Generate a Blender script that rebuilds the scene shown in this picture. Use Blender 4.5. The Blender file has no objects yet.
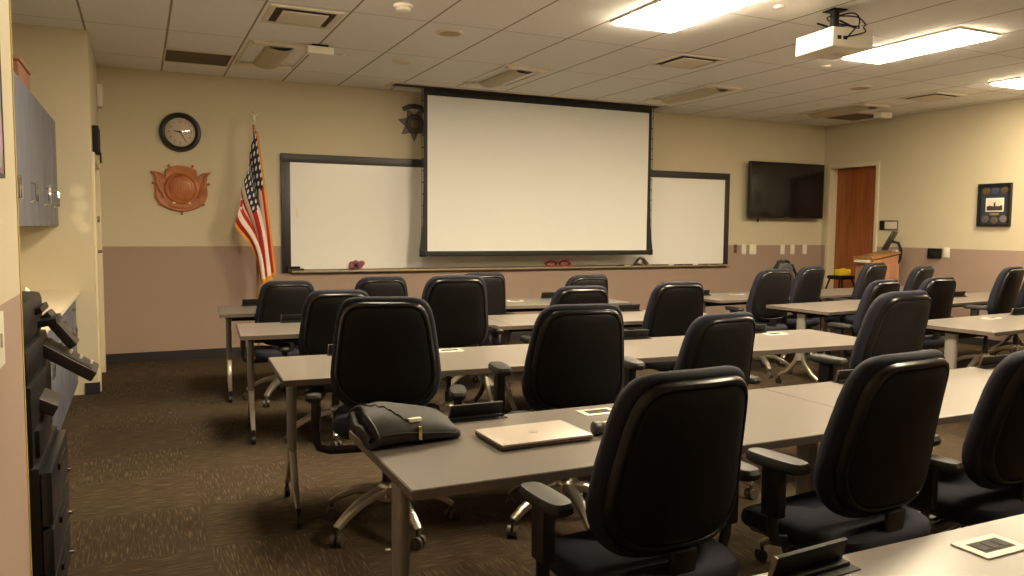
import bpy, bmesh, math, random
from mathutils import Vector, Matrix
random.seed(7)
PI = math.pi
SC = bpy.context.scene
COL = SC.collection
CH = 3.05          # ceiling height
WZ = 1.22          # top of the mauve wainscot paint

# ------------------------------------------------------------------ materials
def lin(c):
    return tuple((v/255/12.92) if v/255 <= .04045 else ((v/255+.055)/1.055)**2.4 for v in c)

class NT:
    def __init__(s, name):
        s.m = bpy.data.materials.new(name); s.m.use_nodes = True
        s.t = s.m.node_tree; s.b = s.t.nodes['Principled BSDF']
    def n(s, typ, **kw):
        d = s.t.nodes.new(typ)
        for k, v in kw.items():
            if k in d.inputs: d.inputs[k].default_value = v
            else: setattr(d, k, v)
        return d
    def l(s, a, b): s.t.links.new(a, b)
    def math(s, op, a, b=None, c=None):
        d = s.n('ShaderNodeMath', operation=op)
        for i, v in enumerate((a, b, c)):
            if v is None: continue
            if isinstance(v, (int, float)): d.inputs[i].default_value = v
            else: s.l(v, d.inputs[i])
        return d.outputs[0]
    def mix(s, f, a, b):
        d = s.n('ShaderNodeMix', data_type='RGBA')
        for i, v in ((0, f), (6, a), (7, b)):
            if isinstance(v, (int, float)): d.inputs[i].default_value = v
            elif isinstance(v, tuple): d.inputs[i].default_value = (*v[:3], 1)
            else: s.l(v, d.inputs[i])
        return d.outputs[2]
    def pos(s):
        g = s.n('ShaderNodeNewGeometry'); x = s.n('ShaderNodeSeparateXYZ'); s.l(g.outputs['Position'], x.inputs[0])
        return g.outputs['Position'], x.outputs
    def obj(s):
        g = s.n('ShaderNodeTexCoord'); x = s.n('ShaderNodeSeparateXYZ'); s.l(g.outputs['Object'], x.inputs[0])
        return g.outputs['Object'], x.outputs
    def bump(s, h, strength=.2, dist=.002):
        d = s.n('ShaderNodeBump', Strength=strength, Distance=dist); s.l(h, d.inputs['Height']); s.l(d.outputs[0], s.b.inputs['Normal'])

def mat(name, rgb, rough=.5, metal=0., var=.06, scale=20., bump=0., spec=None, coat=0., sheen=0.):
    """plain procedural material: colour broken up a little by noise"""
    k = NT(name); c = lin(rgb)
    co, _ = k.obj()
    nz = k.n('ShaderNodeTexNoise', Scale=scale, Detail=3.); k.l(co, nz.inputs['Vector'])
    a = tuple(v*(1-var) for v in c); b = tuple(min(1, v*(1+var)) for v in c)
    k.l(k.mix(nz.outputs[0], a, b), k.b.inputs['Base Color'])
    k.b.inputs['Roughness'].default_value = rough; k.b.inputs['Metallic'].default_value = metal
    if spec is not None: k.b.inputs['Specular IOR Level'].default_value = spec
    if coat: k.b.inputs['Coat Weight'].default_value = coat
    if sheen: k.b.inputs['Sheen Weight'].default_value = sheen
    if bump:
        n2 = k.n('ShaderNodeTexNoise', Scale=scale*8, Detail=2.); k.l(co, n2.inputs['Vector']); k.bump(n2.outputs[0], bump)
    return k.m

def emit(name, rgb, strength):
    k = NT(name); k.b.inputs['Base Color'].default_value = (.8, .8, .8, 1)
    k.b.inputs['Emission Color'].default_value = (*rgb, 1); k.b.inputs['Emission Strength'].default_value = strength
    return k.m

def wall_material(name, top, low, patches=()):
    """cream paint over mauve wainscot paint, faint vinyl texture"""
    k = NT(name); p, xyz = k.pos()
    nz = k.n('ShaderNodeTexNoise', Scale=2.2, Detail=4.); k.l(p, nz.inputs['Vector'])
    t = k.mix(nz.outputs[0], tuple(v*.96 for v in lin(top)), tuple(v*1.04 for v in lin(top)))
    for (px, py, pz, r) in patches:      # soft pale round blotches, edges broken up by noise
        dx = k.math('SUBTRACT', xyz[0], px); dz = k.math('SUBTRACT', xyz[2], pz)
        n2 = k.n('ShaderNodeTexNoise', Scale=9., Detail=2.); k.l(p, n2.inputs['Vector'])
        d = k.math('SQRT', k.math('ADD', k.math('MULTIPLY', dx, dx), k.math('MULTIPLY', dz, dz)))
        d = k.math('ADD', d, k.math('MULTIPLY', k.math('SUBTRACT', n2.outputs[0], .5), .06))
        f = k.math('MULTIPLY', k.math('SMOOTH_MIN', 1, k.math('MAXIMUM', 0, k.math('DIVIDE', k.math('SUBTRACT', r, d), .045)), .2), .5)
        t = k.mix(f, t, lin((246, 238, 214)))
    if low:
        f = k.math('LESS_THAN', xyz[2], WZ)
        l2 = k.mix(nz.outputs[0], tuple(v*.95 for v in lin(low)), tuple(v*1.05 for v in lin(low)))
        t = k.mix(f, t, l2)
    k.l(t, k.b.inputs['Base Color'])
    k.b.inputs['Roughness'].default_value = .62
    n3 = k.n('ShaderNodeTexNoise', Scale=90., Detail=3.); k.l(p, n3.inputs['Vector']); k.bump(n3.outputs[0], .12)
    return k.m

CREAM = (207, 196, 169); MAUVE = (163, 140, 127)
M = {}
M['wall'] = wall_material('cream_and_mauve_paint', CREAM, MAUVE)
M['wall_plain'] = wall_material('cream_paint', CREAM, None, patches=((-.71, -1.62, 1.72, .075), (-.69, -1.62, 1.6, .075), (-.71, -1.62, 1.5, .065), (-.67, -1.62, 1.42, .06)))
M['trim'] = mat('painted_trim', (214, 202, 172), .45, var=.03)
M['base'] = mat('dark_vinyl_base', (40, 38, 42), .5)
M['strip'] = mat('corner_guard', (212, 190, 110), .4)

def ceiling_material():
    k = NT('acoustic_ceiling_tile'); p, xyz = k.pos()
    # lay-in grid: tee lines every T along x, every 1.24 m along y
    def line(c, off, pitch, w):
        u = k.math('MODULO', k.math('ADD', c, 100*pitch-off), pitch)
        return k.math('MAXIMUM', k.math('LESS_THAN', u, w), k.math('GREATER_THAN', u, pitch-w))
    ln = k.math('MAXIMUM', line(xyz[0], 0., .615, .0085), k.math('MULTIPLY', line(xyz[1], -.70, 1.24, .007), .6))
    nz = k.n('ShaderNodeTexNoise', Scale=3., Detail=5.); k.l(p, nz.inputs['Vector'])
    sp = k.n('ShaderNodeTexNoise', Scale=140., Detail=2.); k.l(p, sp.inputs['Vector'])
    c = k.mix(nz.outputs[0], lin((230, 229, 228)), lin((238, 237, 236)))
    c = k.mix(k.math('MULTIPLY', k.math('GREATER_THAN', sp.outputs[0], .62), .25), c, lin((170, 158, 140)))
    c = k.mix(ln, c, lin((150, 136, 118)))
    k.l(c, k.b.inputs['Base Color']); k.b.inputs['Roughness'].default_value = .9
    k.bump(sp.outputs[0], .2)
    return k.m
M['ceiling'] = ceiling_material()

def carpet_material():
    """half-metre carpet tiles laid quarter-turned: streaks alternate direction"""
    k = NT('carpet_tiles'); p, xyz = k.pos()
    T = .61
    cx = k.math('FLOOR', k.math('DIVIDE', xyz[0], T)); cy = k.math('FLOOR', k.math('DIVIDE', xyz[1], T))
    chk = k.math('ABSOLUTE', k.math('MODULO', k.math('ADD', cx, cy), 2.))
    def streak(sx, sy):
        mp = k.n('ShaderNodeMapping'); mp.inputs['Scale'].default_value = (sx, sy, 1); k.l(p, mp.inputs['Vector'])
        n = k.n('ShaderNodeTexNoise', Scale=1., Detail=2., Roughness=.6); k.l(mp.outputs[0], n.inputs['Vector'])
        return n.outputs[0]
    a = streak(130, 9.); b = streak(9., 130)
    v = k.n('ShaderNodeMix', data_type='FLOAT'); k.l(chk, v.inputs[0]); k.l(a, v.inputs[2]); k.l(b, v.inputs[3])
    r = k.n('ShaderNodeValToRGB'); e = r.color_ramp.elements
    e[0].position = .34; e[0].color = (*lin((58, 48, 36)), 1)
    e[1].position = .52; e[1].color = (*lin((69, 57, 43)), 1)
    x = e.new(.62); x.color = (*lin((86, 73, 55)), 1)
    x = e.new(.70); x.color = (*lin((110, 95, 72)), 1)
    k.l(v.outputs[0], r.inputs[0])
    wn = k.n('ShaderNodeTexWhiteNoise', noise_dimensions='2D'); cb = k.n('ShaderNodeCombineXYZ'); k.l(cx, cb.inputs[0]); k.l(cy, cb.inputs[1]); k.l(cb.outputs[0], wn.inputs['Vector'])
    f = k.math('MULTIPLY_ADD', wn.outputs[0], .28, .0)
    c = k.mix(f, r.outputs[0], lin((58, 49, 40)))
    k.l(c, k.b.inputs['Base Color']); k.b.inputs['Roughness'].default_value = .95
    k.b.inputs['Specular IOR Level'].default_value = .15
    fz = k.n('ShaderNodeTexNoise', Scale=300., Detail=2.); k.l(p, fz.inputs['Vector']); k.bump(fz.outputs[0], .5, .004)
    return k.m
M['carpet'] = carpet_material()

def wood_material(name, a, b, scale=(22, 22, 1.4), rough=.4):
    k = NT(name); co, xyz = k.obj()
    mp = k.n('ShaderNodeMapping'); mp.inputs['Scale'].default_value = scale; k.l(co, mp.inputs['Vector'])
    n = k.n('ShaderNodeTexNoise', Scale=1., Detail=5., Distortion=.6); k.l(mp.outputs[0], n.inputs['Vector'])
    r = k.n('ShaderNodeValToRGB'); r.color_ramp.elements[0].position = .35; r.color_ramp.elements[1].position = .68
    r.color_ramp.elements[0].color = (*lin(a), 1); r.color_ramp.elements[1].color = (*lin(b), 1)
    k.l(n.outputs[0], r.inputs[0]); k.l(r.outputs[0], k.b.inputs['Base Color']); k.b.inputs['Roughness'].default_value = rough
    return k.m
M['door_wood'] = wood_material('door_veneer', (138, 76, 36), (170, 98, 50))
M['lectern_wood'] = wood_material('lectern_veneer', (160, 112, 84), (182, 134, 104))
M['lectern_top'] = wood_material('lectern_top_veneer', (146, 98, 60), (172, 122, 76))
M['carved'] = wood_material('carved_wood', (166, 94, 50), (194, 120, 70), (9, 9, 9), .38)
M['pole'] = wood_material('flag_pole_wood', (150, 110, 60), (178, 136, 80))
M['laminate'] = mat('grey_laminate', (122, 115, 109), .28, var=.05, scale=60, spec=.6)
M['edge'] = mat('grey_edge_band', (98, 88, 80), .45, var=.04)
M['leg'] = mat('grey_powder_coat', (150, 144, 138), .42, .35, var=.03)
M['silver'] = mat('satin_aluminium', (200, 192, 178), .28, .9, var=.03)
M['chrome'] = mat('chrome', (220, 215, 205), .12, 1., var=.02)
M['black'] = mat('black_plastic', (26, 25, 25), .38, var=.1)
M['black_matte'] = mat('black_matte', (18, 18, 18), .6, var=.1, spec=.3)
M['shell'] = mat('black_chair_shell', (20, 19, 19), .30, var=.1, scale=9, spec=.4)
M['panel'] = mat('black_leather_panel', (19, 18, 18), .55, var=.14, scale=7, bump=.1, spec=.25)
M['navy'] = mat('navy_upholstery', (19, 21, 38), .85, var=.15, scale=40, bump=.35)
M['pad'] = mat('charcoal_arm_pad', (28, 26, 25), .55, var=.06)
M['rubber'] = mat('caster_rubber', (24, 24, 25), .5)
M['white_plastic'] = mat('white_plastic', (232, 226, 212), .4, var=.02)
M['board'] = mat('whiteboard_enamel', (240, 239, 236), .22, var=.01, scale=2)
M['board_white'] = M['board']
M['frame_dark'] = mat('dark_frame', (46, 42, 44), .4)
M['tray'] = mat('tray_aluminium', (160, 146, 118), .45, .3)
M['screen'] = mat('matte_screen_fabric', (238, 238, 236), .9, var=.008, scale=3)
M['screen_black'] = mat('screen_masking', (24, 23, 26), .6)
M['tv_glass'] = mat('tv_glass', (24, 24, 25), .16, var=.02)
M['cab_blue'] = mat('blue_grey_laminate', (100, 104, 118), .45, var=.04)
M['counter'] = mat('cream_counter', (238, 222, 196), .4, var=.03)
M['copier'] = mat('copier_black', (14, 14, 16), .38, var=.06)
M['copier_grey'] = mat('copier_grey', (50, 44, 43), .42, var=.05)
M['copier_face'] = mat('copier_drawer_grey', (24, 26, 33), .35, var=.04)
M['gold'] = mat('gold_fringe', (226, 150, 32), .55, var=.25, scale=150)
M['brass'] = mat('brass', (214, 190, 130), .25, .9)
M['bronze'] = mat('aged_bronze', (120, 110, 112), .55, .1, var=.2)
M['bronze_dark'] = mat('bronze_dark', (70, 64, 72), .55, .1, var=.2)
M['red'] = mat('red_plastic', (196, 84, 56), .45)
M['mauve_cloth'] = mat('mauve_petals', (142, 84, 100), .8, var=.25, scale=60)
M['olive'] = mat('olive_felt', (66, 58, 30), .8, var=.2)
M['taupe'] = mat('taupe_metal', (104, 90, 70), .5)
M['yellow'] = mat('yellow_plastic', (222, 190, 40), .5)
M['bag'] = mat('charcoal_nylon', (19, 18, 17), .65, var=.16, scale=30, bump=.3)
M['bag_dark'] = mat('black_nylon', (15, 15, 16), .6, var=.16, scale=30, bump=.3)
M['paper'] = mat('white_paper', (238, 230, 214), .7, var=.02)
M['laptop'] = mat('silver_laptop', (190, 178, 168), .4, .15, var=.015)
M['laptop_side'] = mat('laptop_side', (84, 64, 50), .45, .2)
M['metal_grey'] = mat('dull_grey_metal', (128, 112, 96), .35, .6)
M['navy_card'] = mat('navy_mat_board', (44, 50, 68), .6)
M['vent'] = mat('vent_paint', (214, 204, 188), .5, var=.02)
M['vent_dark'] = mat('vent_shadow', (58, 50, 40), .8)
M['speaker_mesh'] = mat('speaker_mesh', (172, 160, 130), .7)
M['light_frame'] = mat('light_frame', (226, 218, 200), .4)
M['brown_box'] = mat('brown_cardboard', (132, 92, 74), .7)
M['orange'] = mat('orange_plastic', (236, 130, 50), .5)
M['medal_gold'] = mat('medal_gold', (104, 84, 48), .5, .3, var=.5, scale=70)
M['medal_blue'] = mat('medal_blue', (66, 76, 92), .5, .2, var=.5, scale=70)
M['medal_grey'] = mat('medal_grey', (92, 90, 92), .5, .3, var=.5, scale=70)
M['cover'] = mat('perforated_cover', (184, 172, 144), .6)
M['finial'] = mat('pale_gilt', (226, 218, 190), .35, .3)
M['caster_grey'] = mat('caster_grey', (74, 68, 60), .4)
M['lid_mark'] = mat('lid_mark', (168, 156, 146), .3)
M['screen_lit'] = mat('control_screen', (150, 136, 124), .25)
LIGHT = (1., .83, .56)
M['lamp'] = emit('light_diffuser', LIGHT, 24.)
M['lamp_mid'] = emit('mid_light_diffuser', LIGHT, 18.)
M['lamp_dim'] = emit('dim_light_diffuser', LIGHT, 13.5)  # emission turned down so nearby walls and tables come out less bright
M['lamp_off'] = mat('unlit_diffuser', (214, 202, 178), .4, var=.02)

def glass_material(name='clear_glass'):
    k = NT(name); k.b.inputs['Transmission Weight'].default_value = 1; k.b.inputs['Roughness'].default_value = .02
    k.b.inputs['IOR'].default_value = 1.45
    n = k.n('ShaderNodeTexNoise', Scale=4.); k.l(k.mix(n.outputs[0], (.97, .97, .97), (1, 1, 1)), k.b.inputs['Base Color'])
    return k.m
def thin_glass(name):
    k = NT(name); t = k.n('ShaderNodeBsdfTransparent'); g = k.n('ShaderNodeBsdfGlossy', Roughness=.03); f = k.n('ShaderNodeFresnel', IOR=1.5); m = k.n('ShaderNodeMixShader')
    k.l(f.outputs[0], m.inputs[0]); k.l(t.outputs[0], m.inputs[1]); k.l(g.outputs[0], m.inputs[2])
    k.l(m.outputs[0], [n for n in k.t.nodes if n.type == 'OUTPUT_MATERIAL'][0].inputs[0]); return k.m
M['glass'] = thin_glass('thin_clear_glass')

def flag_material():
    k = NT('flag_cloth'); uv = k.n('ShaderNodeUVMap'); s = k.n('ShaderNodeSeparateXYZ'); k.l(uv.outputs[0], s.inputs[0])
    u, v = s.outputs[0], s.outputs[1]        # u along the fly, v down the hoist
    st = k.math('MODULO', k.math('FLOOR', k.math('MULTIPLY', v, 13.)), 2.)
    c = k.mix(st, lin((186, 30, 34)), lin((232, 218, 206)))
    can = k.math('MULTIPLY', k.math('LESS_THAN', u, .4), k.math('LESS_THAN', v, 7/13))
    a = k.math('SUBTRACT', k.math('FRACT', k.math('MULTIPLY', u, 15.)), .5)
    row = k.math('MULTIPLY', v, 13*7/7.)
    off = k.math('MULTIPLY', k.math('MODULO', k.math('FLOOR', row), 2.), .5)
    a = k.math('SUBTRACT', k.math('FRACT', k.math('ADD', k.math('MULTIPLY', u, 18.), off)), .5)
    b = k.math('SUBTRACT', k.math('FRACT', row), .5)
    d = k.math('ADD', k.math('MULTIPLY', a, a), k.math('MULTIPLY', b, b))
    star = k.math('LESS_THAN', d, .075)
    blue = k.mix(star, lin((26, 28, 62)), lin((226, 220, 214)))
    k.l(k.mix(can, c, blue), k.b.inputs['Base Color']); k.b.inputs['Roughness'].default_value = .75
    k.b.inputs['Sheen Weight'].default_value = .2
    return k.m
M['flag'] = flag_material()

def poster_material():
    k = NT('poster_print'); co, xyz = k.obj()
    v = k.n('ShaderNodeTexVoronoi', Scale=9.); k.l(co, v.inputs['Vector'])
    hs = k.n('ShaderNodeHueSaturation', Saturation=.55, Value=.62); k.l(v.outputs['Color'], hs.inputs['Color'])
    k.l(hs.outputs[0], k.b.inputs['Base Color']); k.b.inputs['Roughness'].default_value = .3
    return k.m
M['poster'] = poster_material()

def photo_material():
    k = NT('skyline_print'); co, xyz = k.obj()
    n = k.n('ShaderNodeTexNoise', Scale=26., Detail=3.); k.l(co, n.inputs['Vector'])
    h = k.math('ADD', xyz[2], k.math('MULTIPLY', k.math('SUBTRACT', n.outputs[0], .5), .06))
    f = k.math('LESS_THAN', h, -.012)
    tower = k.math('MULTIPLY', k.math('LESS_THAN', k.math('ABSOLUTE', xyz[0]), .012), k.math('LESS_THAN', xyz[2], .03))
    f = k.math('MAXIMUM', f, tower)
    k.l(k.mix(f, lin((226, 212, 196)), lin((58, 52, 50))), k.b.inputs['Base Color']); k.b.inputs['Roughness'].default_value = .35
    return k.m
M['photo'] = photo_material()

# ------------------------------------------------------------------ mesh builder
class B:
    def __init__(s): s.bm = bmesh.new()
    def _add(s, tmp, mtx=None):
        if mtx is not None: bmesh.ops.transform(tmp, matrix=mtx, verts=tmp.verts)
        me = bpy.data.meshes.new('_t'); tmp.to_mesh(me); tmp.free(); s.bm.from_mesh(me); bpy.data.meshes.remove(me)
        return s
    def box(s, x0, x1, y0, y1, z0, z1, bev=0., seg=2, mtx=None):
        t = bmesh.new(); bmesh.ops.create_cube(t, size=1)
        for v in t.verts: v.co = Vector(((x0+x1)/2+v.co.x*(x1-x0), (y0+y1)/2+v.co.y*(y1-y0), (z0+z1)/2+v.co.z*(z1-z0)))
        if bev > 0: bmesh.ops.bevel(t, geom=t.edges[:], offset=bev, segments=seg, affect='EDGES', profile=.6)
        return s._add(t, mtx)
    def cyl(s, p0, p1, r0, r1=None, n=16):
        r1 = r0 if r1 is None else r1
        p0, p1 = Vector(p0), Vector(p1); d = p1-p0
        t = bmesh.new(); bmesh.ops.create_cone(t, cap_ends=True, segments=n, radius1=r0, radius2=r1, depth=d.length)
        return s._add(t, Matrix.Translation((p0+p1)/2) @ d.to_track_quat('Z', 'Y').to_matrix().to_4x4())
    def sph(s, c, r, sx=1, sy=1, sz=1, n=14):
        t = bmesh.new(); bmesh.ops.create_uvsphere(t, u_segments=n, v_segments=max(6, n//2+1), radius=r)
        return s._add(t, Matrix.Translation(c) @ Matrix.Diagonal((sx, sy, sz, 1)))
    def rings(s, rings, cap0=True, cap1=True, closed=False):
        """loft a list of equal-length closed point loops"""
        V = [[s.bm.verts.new(p) for p in r] for r in rings]; n = len(V[0])
        m = len(V)
        for i in range(m if closed else m-1):
            a, b = V[i], V[(i+1) % m]
            for j in range(n): s.bm.faces.new((a[j], a[(j+1) % n], b[(j+1) % n], b[j]))
        if not closed:
            if cap0: s.bm.faces.new(list(reversed(V[0])))
            if cap1: s.bm.faces.new(V[-1])
        return s
    def tube(s, pts, r, n=10, sq=None, up=(0, 0, 1)):
        """sweep a circle (or rectangle sq=(w,h)) along points; r may be a list"""
        pts = [Vector(p) for p in pts]; R = []
        side0 = None
        for i, p in enumerate(pts):
            d = (pts[min(i+1, len(pts)-1)]-pts[max(i-1, 0)]).normalized()
            u = Vector(up)
            if abs(d.dot(u)) > .95: u = Vector((0, 1, 0)) if side0 is None else side0.cross(d)
            a = d.cross(u).normalized(); b = a.cross(d).normalized()
            if side0 is not None and a.dot(side0) < 0: a, b = -a, -b
            side0 = a
            if sq is None:
                rr = r[i] if isinstance(r, (list, tuple)) else r
                R.append([p+a*math.cos(2*PI*k/n)*rr+b*math.sin(2*PI*k/n)*rr for k in range(n)])
            else:
                w, h = sq[i] if isinstance(sq, list) else sq
                q = []
                for k in range(12):
                    an = 2*PI*k/12; c, sn = math.cos(an), math.sin(an)
                    q.append(p+a*w*math.copysign(abs(c)**.5, c)+b*h*math.copysign(abs(sn)**.5, sn))
                R.append(q)
        return s.rings(R)
    def lathe(s, prof, c=(0, 0, 0), n=24, axis='Z', caps=True):
        R = []
        for (r, h) in prof:
            R.append([Vector((max(r, 1e-4)*math.cos(2*PI*k/n), max(r, 1e-4)*math.sin(2*PI*k/n), h)) for k in range(n)])
        mt = {'Z': Matrix.Identity(3), 'Y': Matrix.Rotation(PI/2, 3, 'X'), 'X': Matrix.Rotation(PI/2, 3, 'Y')}[axis]   # 'Y': height runs to -y
        return s.rings([[mt @ p+Vector(c) for p in r] for r in R], caps, caps)
    def prism(s, outline, f0, f1):
        """outline: 2-D points; f0,f1 map (a,b)->3-D for the two faces"""
        return s.rings([[Vector(f0(*p)) for p in outline], [Vector(f1(*p)) for p in outline]])
    def sheet(s, P):
        V = [[s.bm.verts.new(p) for p in r] for r in P]
        for i in range(len(V)-1):
            for j in range(len(V[0])-1): s.bm.faces.new((V[i][j], V[i][j+1], V[i+1][j+1], V[i+1][j]))
        return s
    def xf(s, mtx): bmesh.ops.transform(s.bm, matrix=mtx, verts=s.bm.verts); return s
    def out(s, name, m, parent=None, loc=None, rotz=0., smooth=40, label=None):
        bmesh.ops.recalc_face_normals(s.bm, faces=s.bm.faces)
        me = bpy.data.meshes.new(name); s.bm.to_mesh(me); s.bm.free()
        me.materials.append(m if not isinstance(m, str) else M[m])
        if smooth:
            for f in me.polygons: f.use_smooth = True
            try: me.set_sharp_from_angle(angle=math.radians(smooth))
            except Exception: pass
        o = bpy.data.objects.new(name, me); COL.objects.link(o)
        if parent is not None: o.parent = parent
        if loc is not None: o.location = loc
        o.rotation_euler.z = rotz
        if label: o['label'] = label
        return o

def tag(o, label, cat, group=None, kind=None):
    if label: o['label'] = label
    if cat: o['category'] = cat
    if group: o['group'] = group
    if kind: o['kind'] = kind
    return o
def thing(name, label, cat, loc=(0, 0, 0), rotz=0., group=None):
    o = bpy.data.objects.new(name, None); COL.objects.link(o); o.empty_display_size = .1
    o.location = loc; o.rotation_euler.z = rotz
    return tag(o, label, cat, group)
def struct(o): o['kind'] = 'structure'; return o
KIDS = {}
def kids(o): return [c for c in bpy.data.objects if c.parent == o]
def copy_tree(o, parent=None):
    c = o.copy(); COL.objects.link(c)
    if parent is not None: c.parent = parent
    for ch in kids(o): copy_tree(ch, c)
    return c
def rz(d): return math.radians(d)

# ------------------------------------------------------------------ room shell
XL, XA, XR, YB, YN, YRET = -.60, -1.30, 9.39, -12.2, -6.17, -1.62
struct(B().box(-1.45, XR+.3, YB-.15, .15, -.12, 0).out('floor', 'carpet'))
struct(B().box(-1.45, XR+.15, YB-.15, .15, CH, CH+.12).out('ceiling', 'ceiling'))
struct(B().box(-1.45, XR+.15, 0, .15, 0, CH).out('wall_front', 'wall'))
struct(B().box(-1.45, XR+.15, YB-.15, YB, 0, CH).out('wall_back', 'wall'))
# right wall with its door opening (y -0.97..-0.22)
b = B().box(XR, XR+.22, YB, -1.0, 0, CH).box(XR, XR+.22, -.14, 0, 0, CH).box(XR, XR+.22, -1.0, -.14, 2.40, CH)
struct(b.out('wall_right', 'wall'))
# left wall: front block with a door opening, the alcove, the near block
b = B().box(XA-.15, XL, YRET, -1.50, 0, CH).box(XA-.15, XL, -.50, 0, 0, CH).box(XA-.15, XL, -1.50, -.50, 2.02, CH).box(XA-.15, XL-.14, -1.50, -.50, 0, 2.02)
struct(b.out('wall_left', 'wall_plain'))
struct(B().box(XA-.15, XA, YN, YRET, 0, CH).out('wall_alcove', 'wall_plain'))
struct(B().box(XA-.15, XL-.012, YB, YN, 0, CH).out('wall_left_near', 'wall'))
struct(B().box(XL-.024, XL-.009, YN-.012, YN+.003, 0, CH).out('trim_1', 'strip'))     # corner guard on the near block
struct(B().box(XL, XR, -.012, 0, 0, .10).out('baseboard_front', 'base'))
struct(B().box(XR-.012, XR, YB, -1.1, 0, .10).out('baseboard_right', 'base'))
struct(B().box(XL-.1, XL+.012, YRET-.012, YRET, 0, .10).box(XL, XL+.012, YRET, -1.6, 0, .1).box(XL, XL+.012, -.42, -.012, 0, .1).out('baseboard_left', 'base'))
struct(B().box(XL-.012, XL, YB, YN, 0, .10).out('baseboard_left_near', 'base'))
# right-hand door
d = struct(B().box(XR+.13, XR+.175, -.985, -.155, .01, 2.385, .002).out('door_1', 'door_wood'))
B().cyl((XR+.13, -.93, 1.0), (XR+.07, -.93, 1.0), .012).tube([(XR+.07, -.93, 1.0), (XR+.065, -.82, 1.0)], .01).out('door_handle', 'chrome', d)
fr = B().box(XR-.02, XR+.2, -.155, -.095, 0, 2.445, .004).box(XR-.02, XR+.2, -1.04, -.985, 0, 2.445, .004).box(XR-.02, XR+.2, -.985, -.155, 2.385, 2.445, .004)
struct(fr.out('trim_2', 'trim'))
# left-hand door
d = struct(B().box(XL-.09, XL-.045, -1.46, -.54, .01, 1.98, .002).out('door_2', 'trim'))
B().cyl((XL-.045, -1.40, 1.21), (XL+.04, -1.40, 1.21), .014).tube([(XL+.04, -1.40, 1.21), (XL+.045, -1.28, 1.21)], .012).out('door_handle', 'chrome', d)
B().cyl((XL-.045, -1.40, 1.49), (XL+.04, -1.40, 1.49), .028).out('deadbolt', 'chrome', d)
struct(B().box(XL-.09, XL+.02, -.54, -.46, 0, 2.06, .004).box(XL-.09, XL+.02, -1.54, -1.46, 0, 2.06, .004).box(XL-.09, XL+.02, -1.46, -.54, 1.98, 2.06, .004).out('trim_3', 'trim'))
for zz in (1.22, 1.50):
    pass
t = B().box(XL, XL+.05, -1.40, -1.05, 2.07, 2.30, .008).box(XL+.05, XL+.062, -1.30, -1.18, 1.99, 2.08, .003).out('door_closer', 'black_matte')
tag(t, 'black box-shaped door closer above the left-hand door', 'door closer')
t = thing('wall_sounder', 'small white alarm box high on the left wall near the front corner', 'alarm', (XL, -.12, 2.73))
B().box(0, .05, -.07, .07, -.11, .11, .012).out('housing', 'white_plastic', t)
B().box(.048, .056, -.045, .045, -.02, .07, .004).out('lens', 'vent', t)

# ------------------------------------------------------------------ ceiling fixtures
TG = .615
def light(col, y0, y1, label, on='lamp', xr=None):
    x0, x1 = xr or (col*TG+.012, (col+1)*TG-.012)
    t = thing('ceiling_light', label, 'ceiling light', ((x0+x1)/2, (y0+y1)/2, CH), group='lit ceiling troffers' )
    hx, hy = (x1-x0)/2, (y0-y1)/2; hy = abs(hy)
    B().box(-hx, hx, -hy, -hy+.022, -.014, 0, .003).box(-hx, hx, hy-.022, hy, -.014, 0, .003).box(-hx, -hx+.022, -hy+.022, hy-.022, -.014, 0, .003).box(hx-.022, hx, -hy+.022, hy-.022, -.014, 0, .003).out('light_frame', 'light_frame', t)
    B().box(-hx+.02, hx-.02, -hy+.02, hy-.02, -.034, -.002, .015, 3).out('diffuser', on, t)
    return t
light(5, -3.83, -5.05, 'lit ceiling light left of the projector, cut off by the top of the picture')
light(9, -3.73, -4.92, 'lit ceiling light directly behind the white projector', 'lamp_mid', xr=(5.62, 6.13))
light(13, -3.50, -4.72, 'lit ceiling light at the right edge, near the right wall', 'lamp_dim', xr=(8.06, 8.60))
light(5, -6.95, -8.17, 'lit ceiling light above the laptop table, out of the top of the picture', 'lamp_mid')
light(1, -3.83, -5.05, 'lit ceiling light above the left aisle, out of the top of the picture', 'lamp_dim')

def vent(x, y, label, w=.54):
    t = thing('ceiling_vent', label, 'air vent', (x, y, CH), group='square ceiling diffusers')
    h = w/2
    B().box(-h, h, -h, -h+.045, -.012, 0, .003).box(-h, h, h-.045, h, -.012, 0, .003).box(-h, -h+.045, -h+.045, h-.045, -.012, 0, .003).box(h-.045, h, -h+.045, h-.045, -.012, 0, .003).out('vent_frame', 'vent', t)
    B().box(-h+.045, h-.045, -h+.045, h-.045, -.004, 0).out('throat', 'vent_dark', t)
    B().box(-h+.10, h-.10, -h+.10, h-.10, -.022, -.012, .004).box(-.012, .012, -.012, .012, -.012, -.004).out('deflector_plate', 'vent', t)
    return t
vent(.92, -2.87, 'square ceiling vent above the left side, nearest the top edge left of centre')
vent(4.54, -2.90, 'square ceiling vent between the screen and the nearest lit ceiling light')
vent(8.36, -2.60, 'square ceiling vent near the right wall, behind the projector')
def return_grille(x, y, label):
    t = thing('return_grille', label, 'air vent', (x, y, CH), group='dark return grilles')
    B().box(-.285, .285, -.30, -.28, -.01, 0).box(-.285, .285, .28, .30, -.01, 0).box(-.30, -.285, -.30, .30, -.01, 0).box(.285, .30, -.30, .30, -.01, 0).out('grille_frame', 'vent', t)
    g = B()
    for i in range(19): g.box(-.283, .283, -.279+i*.0305, -.268+i*.0305, -.008, -.001)
    g.out('louvres', 'grille_brown', t)
    B().box(-.284, .284, -.28, .28, -.0012, 0).out('duct', 'vent_dark', t)
M['grille_brown'] = mat('grille_brown', (122, 108, 84), .6)
return_grille(.30, -.90, 'dark louvred return grille in the ceiling above the clock')
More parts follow.
